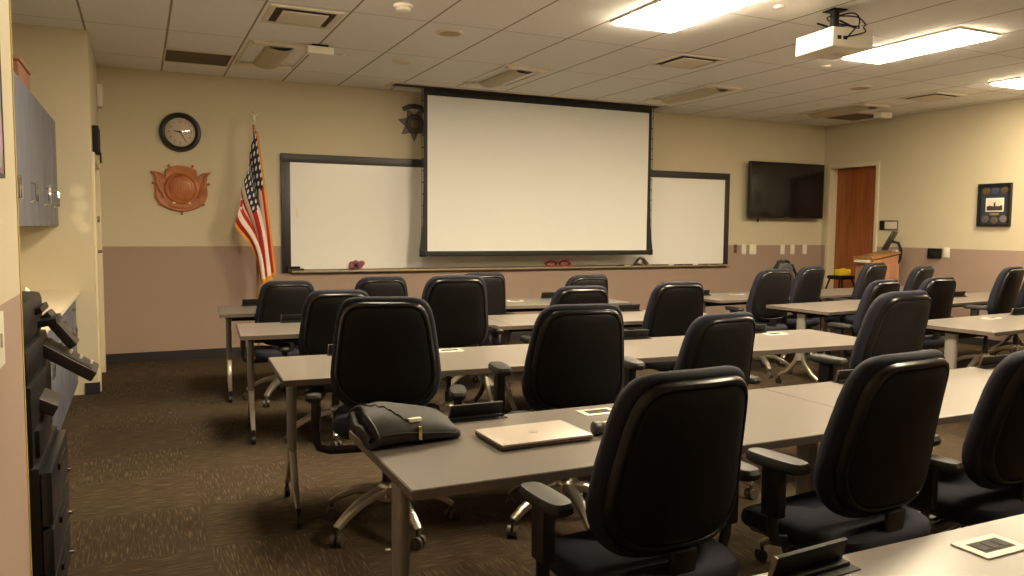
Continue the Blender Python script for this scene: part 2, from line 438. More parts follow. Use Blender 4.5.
return_grille(8.92, -.98, 'dark louvred return grille in the ceiling corner above the television and door')

def washer(x, y0, y1, w, label):
    """recessed unlit fixture: white surround sloping up to a curved lamp cover"""
    t = thing('recessed_fixture', label, 'ceiling light', (x, (y0+y1)/2, CH), group='unlit recessed fixtures')
    hx, hy = w/2, (y1-y0)/2
    B().box(-hx, hx, -hy, -hy+.02, -.012, 0).box(-hx, hx, hy-.02, hy, -.012, 0).box(-hx, -hx+.02, -hy+.02, hy-.02, -.012, 0).box(hx-.02, hx, -hy+.02, hy-.02, -.012, 0).out('fixture_frame', 'vent', t)
    P = []
    for i in range(13):
        a = PI*i/12; r = w*.22
        P.append([(-hx*.0+math.cos(a)*r, y, -.004-math.sin(a)*.05) for y in (-hy+.12, hy-.12)])
    c = B().sheet(P)
    c.out('lamp_cover', M['cover'], t)
    for s in (-1, 1):
        B().box(-hx+.03, hx-.03, s*(hy-.07)-.05, s*(hy-.07)+.05, -.03, -.002, .012).out('end_reflector', 'light_frame', t)
    return t
washer(.93, -1.95, -.78, .56, 'unlit recessed ceiling fixture left of the screen, above the flag')
washer(3.30, -2.0, -.85, .50, 'unlit recessed ceiling fixture above the left half of the screen')
washer(5.72, -2.1, -.85, .50, 'unlit recessed ceiling fixture above the right end of the screen')
washer(8.25, -1.95, -.75, .52, 'unlit recessed ceiling fixture above the wall-mounted television')

def disc(name, x, y, r, label, cat, m, dome=.012, grp=None):
    t = thing(name, label, cat, (x, y, CH), group=grp)
    B().lathe([(r, 0), (r, -.006), (r*.9, -dome), (r*.84, -dome)], n=28).out('trim_ring', 'vent', t)
    B().lathe([(r*.84, -dome*.6), (r*.84, -dome*.95), (r*.5, -dome*1.15), (0.0, -dome*1.2)], n=28).out('grille_face', m, t)
    return t
disc('ceiling_speaker', 2.11, -2.92, .115, 'round ceiling speaker above the left part of the screen', 'speaker', 'speaker_mesh', grp='round ceiling speakers')
disc('ceiling_speaker', 7.12, -2.65, .13, 'round ceiling speaker below the projector, right of the screen', 'speaker', 'speaker_mesh', grp='round ceiling speakers')
disc('recessed_downlight', 2.10, -1.65, .09, 'small round unlit downlight between the ceiling sensor and the screen', 'ceiling light', 'vent', .02)
def smoke(x, y, r, label, nm='smoke_detector', cat='smoke detector'):
    t = thing(nm, label, cat, (x, y, CH))
    if nm == 'sprinkler_cap': t.scale.z = .35
    B().lathe([(r, 0), (r, -.015), (r*.92, -.022)], n=24).out('base_plate', 'white_plastic', t)
    B().lathe([(r*.8, -.020), (r*.75, -.04), (r*.4, -.052), (0, -.054)], n=24).out('sensor_head', 'white_plastic', t)
smoke(1.52, -3.53, .07, 'round white smoke detector on the ceiling near the top edge, left of centre')
smoke(5.87, -3.34, .05, 'small round sprinkler cap on the ceiling just below the projector', 'sprinkler_cap', 'sprinkler')
smoke(1.50, -1.69, .035, 'tiny round sprinkler cap on the ceiling right of the white sensor box', 'sprinkler_cap', 'sprinkler')
smoke(7.69, -1.51, .04, 'tiny round sprinkler cap on the ceiling above the television', 'sprinkler_cap', 'sprinkler')
smoke(3.95, -4.73, .04, 'tiny sprinkler cap on the ceiling between lit light and projector mount', 'sprinkler_cap', 'sprinkler')
t = thing('ceiling_sensor', 'white box-shaped sensor hanging from the ceiling above the flag', 'sensor', (1.24, -1.97, CH))
B().box(-.115, .115, -.05, .05, -.085, -.02, .01).out('housing', 'white_plastic', t)
B().box(-.07, .07, -.03, .03, -.022, 0).out('mount', 'black_matte', t)
t = thing('track_bar', 'white box projecting from the ceiling above the television', 'sensor', (8.86, -1.50, CH))
B().box(-.11, .11, -.06, .06, -.09, -.012, .012).out('housing', 'white_plastic', t)
B().box(-.05, .05, -.03, .03, -.014, 0).out('mount', 'vent', t)

# ------------------------------------------------------------------ projection screen
SY = -.36
sx0, sx1, sbot = 2.745, 5.925, 1.13
t = thing('projection_screen', 'large white pull-down projection screen with black border in front of the whiteboard', 'screen', ((sx0+sx1)/2, SY, sbot))
hw = (sx1-sx0)/2; top = CH-.014-sbot
B().box(-hw+.055, hw-.055, -.001, .001, .03, top-.07).out('fabric', 'screen', t)
bd = B().box(-hw+.055, hw-.055, -.0015, .0015, top-.07, top)
flare = [(.03, .045), (.12, .026), (.35, .006), (.7, -.004), (1.2, -.008), (top, -.010)]
for sg in (-1, 1):
    ol = [(sg*(hw-.055), .03)]+[(sg*(hw+w_), z_) for z_, w_ in flare]+[(sg*(hw-.055), top)]
    bd.prism(ol, lambda a, c: (a, -.0015, c), lambda a, c: (a, .0015, c))
bd.out('black_border', 'screen_black', t)
B().box(-hw-.035, hw+.035, -.018, .018, -.025, .035, .008).out('bottom_bar', 'screen_black', t)
for s in (-1, 1):
    g = B()
    pts = []
    for i in range(15):
        z = .03+(top-.03)*i/14; k = z/top
        pts.append((s*(hw+.012+.04*math.exp(-z/.14)), 0, z))
    g.tube(pts, .004, 6)
    for i in range(1, 14, 1):
        g.box(*sorted((pts[i][0], s*(hw-.02))), -.002, .002, pts[i][2]-.006, pts[i][2]+.006)
    g.out('tension_cord', 'screen_black', t)
    B().box(s*hw-.03+s*.01, s*hw+.03+s*.01, -.022, .022, -.03, .04, .008).out('end_cap', 'black_matte', t)
t = thing('screen_slot', 'dark slot in the ceiling that the projection screen drops from', 'slot', (4.18, SY, CH))
B().box(-1.85, 1.85, -.20, -.16, -.012, 0).box(-1.85, 1.85, .05, .09, -.012, 0).box(-1.85, -1.81, -.16, .05, -.012, 0).box(1.81, 1.85, -.16, .05, -.012, 0).out('slot_frame', 'vent', t)
B().box(-1.81, 1.81, -.16, .05, -.003, 0).out('slot_opening', 'vent_dark', t)

# ------------------------------------------------------------------ whiteboard
wx0, wx1, wz0, wz1 = 1.195, 7.53, .925, 2.255
t = thing('whiteboard', 'long whiteboard in a dark frame across the front wall behind the screen', 'whiteboard', ((wx0+wx1)/2, 0, wz0))
hw, hh = (wx1-wx0)/2, wz1-wz0
B().box(-hw+.09, hw-.07, -.022, -.004, .03, hh-.09).out('writing_surface', 'board', t)
B().box(-hw, hw, -.034, -.001, hh-.095, hh, .004).out('top_rail', 'frame_dark', t)
B().box(-hw, -hw+.10, -.034, -.001, .0, hh-.095, .004).out('side_rail', 'frame_dark', t)
B().box(hw-.08, hw, -.034, -.001, .0, hh-.095, .004).out('side_rail', 'frame_dark', t)
B().box(-hw+.1, hw, -.07, -.001, -.004, .012, .003).box(-hw+.1, hw, -.074, -.066, -.006, .016, .003).out('tray', 'tray', t)
B().box(-hw+.165, -hw+.20, -.026, -.022, .62, .72, .002).out('label_tab', 'paper', t)
TZ = wz0+.012
def on_tray(name, x, label, cat, grp=None): return thing(name, label, cat, (x, -.045, TZ), group=grp)
t = on_tray('board_eraser', 1.33, 'dark olive felt eraser at the left end of the whiteboard tray', 'eraser')
B().box(-.085, .10, -.022, .022, .0, .03, .006).out('felt', 'olive', t); B().box(-.09, .06, -.024, .024, .03, .055, .008).out('grip', 'black_matte', t)
t = on_tray('cloth_flower', 2.035, 'small mauve cloth flower on the whiteboard tray left of the screen', 'flower')
g = B()
for i in range(16):
    a = i*2.4; r = .012+.0032*i
    g.sph((math.cos(a)*r*1.25, math.sin(a)*r*.3, .065+math.sin(a*1.3)*r*1.15), .036, 1, .5, .9, 10)
g.out('petals', 'mauve_cloth', t); B().sph((0, -.016, .065), .028).out('flower_heart', mat('flower_heart', (96, 48, 66), .8), t)
# red wire-framed toy glasses
t = on_tray('toy_glasses', 4.70, 'red round-rimmed toy glasses on the whiteboard tray below the screen', 'glasses')
for s in (-1, 1):
    g = B(); g.tube([(s*.10+math.cos(2*PI*k/20)*.075, -.01, .045+math.sin(2*PI*k/20)*.034) for k in range(21)], .014, 8); g.out('rim', 'red', t)
B().tube([(-.04, -.01, .05), (0, -.012, .065), (.04, -.01, .05)], .011, 8).tube([(-.17, -.01, .05), (-.20, .0, .055)], .01, 8).tube([(.17, -.01, .05), (.2, .0, .04)], .01, 8).out('bridge', 'red', t)
t = on_tray('metal_clip', 6.01, 'bent grey-brown metal clip standing on the whiteboard tray under screen corner', 'clip')
B().tube([(-.13, 0, .008), (-.02, 0, .115), (.04, 0, .10), (.11, 0, .03)], .014, 8).tube([(-.13, .0, .012), (-.06, 0, .03), (0, 0, .02)], .012, 8).tube([(.03, -.01, .07), (.09, -.012, .012)], .016, 8).out('wire_frame', 'taupe', t)
mk = None
spots = [(5.66, 0), (5.80, 0), (6.25, .1), (6.39, .0), (6.53, 0), (6.67, .2), (6.81, 0), (6.95, 0), (7.10, .3), (7.27, 0)]
mcol = [('black_matte', 'black'), ('olive', 'olive'), ('red', 'red'), ('frame_dark', 'dark grey')]
names = ['short olive marker far left of the row of markers under the screen', 'dark marker second of the pair under the screen\'s bottom bar',
         'black marker just right of the bent metal clip on the tray', 'dark grey marker second right of the bent clip',
         'black marker third right of the bent clip on the tray', 'dark grey marker fourth right of the bent clip',
         'longest-looking black marker near the middle of the right tray', 'dark grey marker right of the middle of the right tray',
         'black marker third from the right end of the tray', 'dark grey marker nearest the right end of the tray']
for i, (x, a) in enumerate(spots):
    t = on_tray('dry_erase_marker', x, names[i], 'marker', 'markers on the whiteboard tray')
    t.rotation_euler.z = a
    B().cyl((-.055, 0, .0085), (.03, 0, .0085), .008).out('barrel', 'white_plastic' if i % 3 == 1 else 'frame_dark', t)
    B().cyl((.03, 0, .0085), (.065, 0, .0085), .009).out('cap', mcol[i % 4][0] if i % 4 != 2 else 'black_matte', t)

# ------------------------------------------------------------------ things on the front wall
# clock
t = thing('wall_clock', 'round black-rimmed wall clock on the front wall above the wooden plaque', 'clock', (.167, 0, 2.425))
B().lathe([(.205, 0), (.207, .02), (.195, .045), (.175, .05), (.152, .038), (.148, .004)], n=48, axis='Y', caps=False).out('rim', 'black', t)
B().lathe([(.15, .002), (.15, .018), (0, .018)], n=48, axis='Y').out('face', mat('clock_face', (226, 208, 190), .6, var=.02), t)
def text_mesh(body, size, depth=.0008):
    cu = bpy.data.curves.new('_f', 'FONT'); cu.body = body; cu.size = size; cu.align_x = 'CENTER'; cu.align_y = 'CENTER'; cu.extrude = depth
    o = bpy.data.objects.new('_f', cu); COL.objects.link(o); bpy.context.view_layer.update()
    me = bpy.data.meshes.new_from_object(o.evaluated_get(bpy.context.evaluated_depsgraph_get()))
    bpy.data.objects.remove(o); bpy.data.curves.remove(cu); return me
g = B()
for k in range(1, 13):
    a = PI/2-k*PI/6; me = text_mesh(str(k), .034)
    me.transform(Matrix.Translation((math.cos(a)*.108, -.0195, math.sin(a)*.108)) @ Matrix.Rotation(PI/2, 4, 'X')); g.bm.from_mesh(me); bpy.data.meshes.remove(me)
g.out('numerals', 'bronze_dark', t, smooth=0)
g = B()
for k in range(60):
    a = k*PI/30; r0 = .132 if k % 5 else .127
    g.tube([(math.cos(a)*r0, -.0195, math.sin(a)*r0), (math.cos(a)*.14, -.0195, math.sin(a)*.14)], .0011, 5)
g.out('minute_marks', 'bronze_dark', t)
def hand(nm, ang, L, w):
    a = PI/2-math.radians(ang); dx, dz = math.cos(a), math.sin(a)
    B().tube([(-dx*.02, -.022, -dz*.02), (dx*L*.5, -.022, dz*L*.5), (dx*L, -.022, dz*L)], w, sq=[(w, .0008), (w*1.2, .0008), (w*.4, .0008)], up=(0, 1, 0)).out(nm, 'black_matte', t)
hand('hour_hand', 283, .075, .005); hand('minute_hand', 150, .115, .0036)
B().cyl((0, -.018, 0), (0, -.026, 0), .008).out('hand_hub', 'black_matte', t)
B().lathe([(.15, .034), (.13, .038), (.07, .043), (0, .045)], n=40, axis='Y', caps=False).out('glass_cover', 'glass', t)

# carved wooden crest
def catmull(P, n=6):
    out = []; L = len(P)
    for i in range(L):
        p0, p1, p2, p3 = (Vector(P[(i+k-1) % L]) for k in range(4))
        for j in range(n):
            s = j/n
            out.append(tuple(.5*((2*p1)+(-p0+p2)*s+(2*p0-5*p1+4*p2-p3)*s*s+(-p0+3*p1-3*p2+p3)*s**3)))
    return out
t = thing('carved_plaque', 'carved reddish wooden crest plaque on the front wall below the clock', 'plaque', (.167, 0, 1.815))
S = .60/298
half = [(0, 302), (22, 304), (45, 311), (58, 318), (72, 322), (78, 336), (76, 352), (82, 366), (92, 356), (98, 344), (118, 338), (150, 334), (132, 352), (128, 372), (124, 392), (127, 412), (129, 450), (122, 480), (108, 503), (86, 520), (58, 533), (30, 541), (0, 545)]
R = [((x)*S, (432-y)*S) for x, y in half]
out = R+[(-x, z) for x, z in reversed(R[1:-1])]
out = catmull(out, 3)
rg = []
for (o, d) in ((1.0, 0), (1.0, .022), (.985, .030), (.95, .034), (.90, .030), (.84, .028)):
    rg.append([(x*o, -d, z*o) for x, z in out])
B().rings(rg).out('carved_body', 'carved', t, smooth=50)
g = B()
for (x, y, a) in ((58, 303, 70), (-58, 303, 110), (136, 397, 0), (-136, 397, 180), (108, 506, -40), (-108, 506, -140), (0, 556, -90)):
    c = Vector((x*S, 0, (432-y)*S)); dd = Vector((math.cos(rz(a)), 0, math.sin(rz(a))))
    g.tube([c-dd*.05+Vector((0, -.016, 0)), c-dd*.012+Vector((0, -.016, 0))], .008, 8); g.sph(c+Vector((0, -.016, 0)), .0135)
g.out('spindle', 'carved', t)
g = B().lathe([(.17, .026), (.165, .04), (.15, .046), (.138, .040), (.13, .034), (.10, .044), (.06, .05), (.0, .052)], n=36, axis='Y')
g.out('medallion', 'carved', t, loc=(0, 0, .02))
g = B()
for k in range(-4, 5): g.tube([(k*.024, -.046+abs(k)*.0015, .10-abs(k)*.008), (k*.026, -.052+abs(k)*.0015, .0), (k*.02, -.046+abs(k)*.0015, -.11+abs(k)*.01)], .005, 6)
g.out('shield_ribs', 'carved', t, loc=(0, 0, .02))
for s in (-1, 1):
    g = B().tube([(s*.20, -.034, -.02), (s*.232, -.036, .07), (s*.236, -.036, .14), (s*.27, -.034, .185)], [.022, .02, .016, .006], 8)
    g.tube([(s*.17, -.034, -.08), (s*.2, -.036, .02), (s*.205, -.036, .1)], [.016, .016, .006], 8)
    g.out('wing', 'carved', t)
g = B().tube([(-.12, -.034, -.155), (-.05, -.040, -.178), (.05, -.040, -.178), (.12, -.034, -.155)], .0, sq=(.014, .006), up=(0, 1, 0)); g.out('ribbon', 'carved', t)
g = B()
for s in (-1, 1): g.sph((s*.075, -.036, -.135), .012, 1.6, .5, .8)
g.out('ribbon_boss', 'paper', t)

# star badge
t = thing('star_badge', 'dark seven-pointed star badge on the wall at the screen\'s upper left', 'badge', (2.755, 0, 2.67))
P = []
for k in range(14):
    a = -PI/2+k*PI/7; r = .205 if k % 2 == 0 else .115
    P.append((math.cos(a)*r, math.sin(a)*r))
rg = [[(x*o, -d, z*o) for x, z in P] for o, d in ((1, 0), (1, .008), (.9, .02), (.6, .026))]
B().rings(rg).out('star', 'bronze', t, smooth=15)
B().lathe([(.115, .018), (.115, .03), (.105, .034), (.095, .03), (.07, .03), (.06, .034), (.055, .034)], n=32, axis='Y').out('ring_band', 'bronze_dark', t)
B().lathe([(.055, .026), (.055, .036), (.03, .04), (0, .041)], n=24, axis='Y').out('seal', 'metal_grey', t)
g = B()
for k in range(18):
    a = k*2*PI/18; g.box(math.cos(a)*.082-.006, math.cos(a)*.082+.006, -.036, -.03, math.sin(a)*.082-.008, math.sin(a)*.082+.008)
g.out('band_studs', 'bronze', t)
g = B().tube([(-.145, -.02, .165), (-.07, -.028, .20), (0, -.03, .21), (.07, -.028, .20), (.145, -.02, .165)], 0, sq=(.028, .008), up=(0, 1, 0)); g.out('banner', 'bronze_dark', t)

# television
t = thing('wall_television', 'large black flat television on the front wall in the right corner', 'television', (8.53, -.12, 1.62))
hw = .72
B().box(-hw, hw, -.03, .03, 0, .825, .008).out('casing', 'black', t)
B().box(-hw+.012, hw-.012, -.0325, -.0285, .028, .813, .001).out('panel', 'tv_glass', t)
B().box(-.05, .05, -.034, -.03, .008, .018).out('badge_strip', 'metal_grey', t)
B().box(-.25, .25, .03, .12, .25, .55, .006).out('wall_bracket', 'black_matte', t)
B().tube([(-.50, .04, .02), (-.50, .04, -.06)], .012, 8).out('sensor_stub', 'black_matte', t)

# wall plates
def plate(x, z, w, h, label, m='white_plastic', sm='white_plastic', holes=1, wall='f', y=0., nm='outlet_plate', cat='wall plate', grp='white wall plates on the front wall'):
    t = thing(nm, label, cat, (x, y, z), 0 if wall == 'f' else (-PI/2 if wall == 'r' else PI/2), grp)
    B().box(-w/2, w/2, -.008, 0, -h/2, h/2, .003).out('cover', m, t)
    for k in range(holes):
        cx = (k-(holes-1)/2)*.05
        for s in (-1, 1):
            B().box(cx-.014, cx+.014, -.0105, -.007, s*.028-.016, s*.028+.016, .003).out('socket', sm, t)
    return t
plate(7.69, 1.165, .06, .13, 'narrow brown wall plate just right of the whiteboard', mat('brown_plate', (122, 92, 62), .5), 'bronze_dark', 1, grp=None)
plate(7.85, 1.155, .085, .145, 'white wall plate second right of the whiteboard, single width')
plate(8.02, 1.155, .13, .145, 'wide white wall plate right of the whiteboard, double width', holes=2)
plate(8.60, 1.152, .085, .145, 'white wall plate below the television, leftmost of three')
plate(8.80, 1.152, .085, .145, 'white wall plate below the television, middle of three')
plate(9.05, 1.152, .085, .145, 'white wall plate below the television, nearest the corner')

# flag on its pole
FX, FY = .90, -.30
t = thing('flag_on_stand', 'American flag with gold fringe draped on a floor pole beside the whiteboard', 'flag', (FX, FY, 0))
B().lathe([(.15, 0), (.15, .025), (.11, .045), (.05, .06), (.025, .12), (.022, .14)], n=28).out('stand_base', 'brass', t)
B().cyl((0, 0, .02), (-.02, 0, 2.52), .0135).out('pole', 'pole', t)
g = B().lathe([(.012, 2.51), (.024, 2.53), (.014, 2.545), (.02, 2.56), (.008, 2.575)], (-.02, 0, 0), 16)
g.sph((-.02, 0, 2.60), .03, .8, .8, 1.3)
g.tube([(-.02, 0, 2.61), (-.06, 0, 2.63), (-.085, 0, 2.655)], [.018, .014, .003], 8).tube([(-.02, 0, 2.61), (.02, 0, 2.63), (.045, 0, 2.655)], [.018, .014, .003], 8)
g.sph((-.018, -.012, 2.642), .015); g.out('eagle_finial', 'finial', t)
NU, NV = 60, 72
def flag_pt(u, v, off=0.):
    # u runs down along the fly, v across from the right-hand top edge (0) to the bottom edge (1)
    z = 2.47-1.52*u-v*(.98-.90*u**.8)
    xr = .012+.15*u
    xl = -.03-.175*math.exp(-((u-.06)/.36)**2)*min(1, (u+.12)*7)+.10*max(0, u-.25)
    w = v**.9
    x = xr+(xl-xr)*w-.02
    A = .02+.05*min(1, u*1.4)
    ph = 2*PI*2.35*v+.5+.8*u
    y = -.03-A*(1+math.sin(ph))-off
    x += (.012+.030*min(1, u*1.2))*math.cos(ph)*math.sin(PI*min(1, max(0, v)))**.35
    return Vector((x, y, z))
bm = bmesh.new(); uvl = bm.loops.layers.uv.new('UVMap')
V = [[bm.verts.new(flag_pt(i/NU, j/NV)) for j in range(NV+1)] for i in range(NU+1)]
for i in range(NU):
    for j in range(NV):
        f = bm.faces.new((V[i][j], V[i][j+1], V[i+1][j+1], V[i+1][j]))
        for lp, (a, c) in zip(f.loops, ((i, j), (i, j+1), (i+1, j+1), (i+1, j))): lp[uvl].uv = (a/NU, c/NV)
g = B(); g.bm.free(); g.bm = bm; fl = g.out('flag_cloth', 'flag', t, smooth=80)
g = B()
edge = [(0.02+.98*k/50, 0.) for k in range(51)]+[(1., k/40) for k in range(41)]+[(1-.98*k/50, 1.) for k in range(51)]
g2 = [flag_pt(*e) for e in edge]
outw = []
for (u, v), p in zip(edge, g2):
    d = Vector((.022, 0, -.004)) if v == 0 else (Vector((-.012, 0, -.034)) if v == 1 else Vector((.0, 0, -.045)))
    if v == 1 and u >= .99: d = Vector((-.004, 0, -.045))
    outw.append(p+d)
g.sheet([[p+Vector((0, -.004, 0)) for p in g2], [p+Vector((0, -.007, 0)) for p in outw]]).out('gold_fringe', 'gold', t, smooth=80)

# ------------------------------------------------------------------ things on and by the right wall
t = thing('shadow_box_frame', 'black shadow-box frame with a skyline photograph and medals on the right wall', 'picture frame', (XR, -2.77, 1.78), -PI/2)
hw, hh = .21, .265
B().box(-hw, hw, -.045, 0, hh-.03, hh, .004).box(-hw, hw, -.045, 0, -hh, -hh+.03, .004).box(-hw, -hw+.03, -.045, 0, -hh+.03, hh-.03, .004).box(hw-.03, hw, -.045, 0, -hh+.03, hh-.03, .004).out('moulding', 'black', t)
B().box(-hw+.03, hw-.03, -.012, 0, -hh+.03, hh-.03).out('mat_board', 'navy_card', t)
B().box(-.115, .115, -.016, -.012, -.085, .085, .001).out('photo_mount', 'paper', t)
ph = B().box(-.10, .10, -.002, .0, -.07, .07).out('photograph', 'photo', t, loc=(0, -.0165, .0))
B().box(-.06, .06, -.018, -.012, -.128, -.10, .002).out('caption_plate', 'brass', t)
for i, (x, z, m) in enumerate(((-.115, .175, 'medal_gold'), (0, .18, 'medal_blue'), (.115, .18, 'medal_gold'), (-.115, -.175, 'medal_grey'), (0, -.19, 'metal_grey'), (.115, -.175, 'bronze'))):
    B().lathe([(.045, .012), (.045, .018), (.036, .021), (.03, .018), (.015, .022), (0, .023)], (x, 0, z), 20, 'Y').out('medal', m, t)
t = thing('door_sign', 'silver and dark room sign plate on the right wall beside the wooden door', 'sign', (XR, -1.235, 1.525), -PI/2)
B().box(-.15, .15, -.014, 0, -.07, .07, .004).out('backplate', 'metal_grey', t)
B().box(-.148, -.075, -.022, -.013, -.062, .062, .003).out('reader', 'black_matte', t)
B().box(-.06, .14, -.018, -.013, -.05, .05, .003).out('insert', 'vent', t)
t = thing('intercom_panel', 'black square wall box with ports on the right wall under the frame', 'wall box', (XR, -1.985, 1.155), -PI/2)
B().box(-.09, .09, -.05, 0, -.065, .065, .006).out('housing', 'black_matte', t)
B().box(-.05, .05, -.053, -.049, -.03, .03, .002).out('face', 'black', t)
plate(XR, 1.17, .09, .135, 'white wall plate beside the black wall box on the right wall', wall='r', y=-2.145, grp=None)

# lectern in the corner
t = thing('lectern', 'wooden lectern with slanted top near the wooden door, behind the chairs', 'lectern', (8.88, -1.50, 0), rz(-4))
B().box(-.23, .22, -.16, .16, .06, 1.0, .004).out('cabinet', 'lectern_wood', t)
B().box(-.21, .20, -.14, .14, 0, .06).out('plinth', 'black_matte', t)
T = Matrix.Translation((-.01, 0, 1.115)) @ Matrix.Rotation(-.17, 4, 'Y')
B().box(-.26, .27, -.17, .17, -.016, .016, .006, mtx=T).out('reading_top', 'lectern_top', t)
B().box(-.275, -.255, -.17, .17, -.018, .03, .005, mtx=T).out('book_stop', 'lectern_top', t)
B().prism([(-.24, 0), (.22, 0), (.22, .13), (-.24, .05)], lambda a, c: (a, -.15, .995+c), lambda a, c: (a, .15, .995+c)).out('neck', 'lectern_wood', t)
B().box(-.30, -.23, -.14, .14, 1.0, 1.02, .002).out('paper_shelf', 'lectern_top', t)
t = thing('lectern_monitor', 'thin black touch monitor seen edge-on above the lectern', 'monitor', (9.06, -1.60, 1.165), rz(-61))
T = Matrix.Translation((-.06, 0, .14)) @ Matrix.Rotation(rz(27), 4, 'Y')
B().box(-.016, .016, -.15, .15, -.13, .15, .008, mtx=T).out('display', 'black', t)
B().tube([(-.03, 0, .14), (.05, 0, .12), (.09, 0, .02), (.08, 0, -.09), (.05, 0, -.16)], .02, 10).out('arm', 'black_matte', t)
B().box(-.03, .07, -.05, .05, -.03, .03, .01).out('clamp', 'metal_grey', t)
t = tag(B().box(-.03, .03, -.12, .12, 0, .03, .002).out('paper_stack', 'paper', loc=(8.605, -1.49, 1.021)), 'small stack of white paper at the left side of the lectern', 'paper')

# stool with a yellow box
t = thing('stool', 'black stool with splayed legs in front of the wooden door', 'stool', (8.90, -.86, 0))
B().box(-.145, .145, -.13, .13, .745, .80, .025, 3).out('seat', 'black_matte', t)
for sx in (-1, 1):
    for sy in (-1, 1):
        B().tube([(sx*.12, sy*.09, .75), (sx*.16, sy*.12, .6), (sx*.21, sy*.16, .01)], .014, 8).out('leg', 'black_matte', t)
B().tube([(-.18, -.13, .3), (.18, -.13, .3), (.18, .13, .3), (-.18, .13, .3), (-.18, -.13, .3)], .01, 8).out('foot_ring', 'metal_grey', t)
t = thing('yellow_case', 'bright yellow case standing on the black stool by the door', 'case', (8.96, -.84, .80))
B().box(-.115, .105, -.05, .05, 0, .09, .01).out('body', 'yellow', t); B().tube([(-.04, 0, .085), (-.04, 0, .10), (.04, 0, .10), (.04, 0, .085)], .006, 8).out('handle', 'yellow', t)

# ------------------------------------------------------------------ projector
t = thing('ceiling_projector', 'white projector hanging from a black ceiling mount, cables on top', 'projector', (4.385, -4.83, 2.742), rz(-7))
hx, hy = .178, .20
B().box(-hx, hx, -hy, hy, 0, .135, .012, 3).out('casing', 'white_plastic', t)
B().box(.0, .12, -.03, .05, -.003, .002).out('hatch', 'vent', t)
for x in (-.12, -.07): B().box(x-.015, x+.015, -hy-.004, -hy+.002, .05, .075).out('port', 'black_matte', t)
B().cyl((.06, hy-.01, .07), (.06, hy+.03, .07), .045).out('lens', 'black', t)
B().box(-.12, .12, -.10, .10, .145, .165, .004).box(-.10, -.07, -.09, -.06, .13, .15).box(.07, .10, -.09, -.06, .13, .15).box(-.1, -.07, .06, .09, .13, .15).box(.07, .1, .06, .09, .13, .15).out('mount_cradle', 'black_matte', t)
B().cyl((0, 0, .16), (0, 0, .305), .032).out('drop_pole', 'black_matte', t)
B().box(-.06, .06, -.06, .06, .298, .307).out('ceiling_plate', 'black_matte', t)
def wire(pts, r=.0055):
    P = []
    n = len(pts)
    for i in range(n-1):
        p0, p1, p2, p3 = (Vector(pts[max(0, min(n-1, i+k-1))]) for k in range(4))
        for j in range(6):
            s = j/6; P.append(.5*((2*p1)+(-p0+p2)*s+(2*p0-5*p1+4*p2-p3)*s*s+(-p0+3*p1-3*p2+p3)*s**3))
    P.append(Vector(pts[-1])); return B().tube(P, r, 6)
wire([(.03, 0, .27), (.08, -.08, .275), (.10, -.13, .24), (.09, -.15, .18), (-.02, -.235, .12), (-.06, -.206, .06)]).out('cable', 'black_matte', t)
wire([(.02, .01, .27), (.16, -.04, .265), (.19, -.10, .2), (.12, -.16, .16), (.06, -.24, .10), (-.09, -.206, .062)], .005).out('cable', 'black_matte', t)
wire([(-.02, -.05, .2), (.06, -.12, .17), (.13, -.1, .18), (.17, -.05, .17)], .007).out('cable', 'black_matte', t)
wire([(-.03, .0, .265), (-.09, -.03, .23), (-.06, -.1, .17), (.02, -.13, .17)], .005).out('cable', 'black_matte', t)
B().tube([(-.15, .0, .2), (-.03, 0, .18)], .007, 6).out('adjuster', 'black_matte', t)
B().tube([(.02, -.03, .23), (.16, -.06, .17)], .007, 6).out('adjuster', 'black_matte', t)

# ------------------------------------------------------------------ left-hand alcove: cabinets, counter, copier
XC = -.855
YU = (-2.33, -3.04, -3.75, -4.46)
edges = [YRET-.005, -2.24, -3.02, -3.80, -4.58]
ulab = ['blue-grey wall cabinet at the far end of the alcove, against the return wall', 'blue-grey wall cabinet second from the return wall', 'blue-grey wall cabinet third from the return wall', 'blue-grey wall cabinet nearest the camera, mostly hidden by the near wall']
for i in range(4):
    y1, y0 = edges[i], edges[i+1]
    t = thing('wall_cabinet', ulab[i], 'cabinet', (XA, (y0+y1)/2, 1.435), group='blue-grey wall cabinets')
    hy = (y1-y0)/2
    D = XC-XA
    B().box(0, D-.022, -hy+.001, hy-.001, 0, .85).out('carcass', 'cab_blue', t)
    for s in (-1, 1):
        y_a, y_b = (-hy+.002, -.002) if s < 0 else (.002, hy-.002)
        dr = B().box(D-.021, D, y_a, y_b, .0, .85, .002).out('door', 'cab_blue', t)
        yh = s*.045
        B().tube([(D, yh, .15), (D+.028, yh, .155), (D+.03, yh, .21), (D+.028, yh, .265), (D, yh, .27)], .007, 8).out('handle', 'chrome', dr)
t = thing('cardboard_box', 'brown box lying on top of the blue-grey wall cabinets', 'box', (-.96, -3.5, 2.285))
B().box(-.14, .10, -.26, .26, 0, .105, .01).out('body', 'brown_box', t); B().box(-.15, .11, -.27, .27, .105, .13, .01).out('lid', mat('box_lid', (142, 100, 80), .7), t)
bed = [YRET-.005, -2.55, -3.48, -4.41, -5.34]
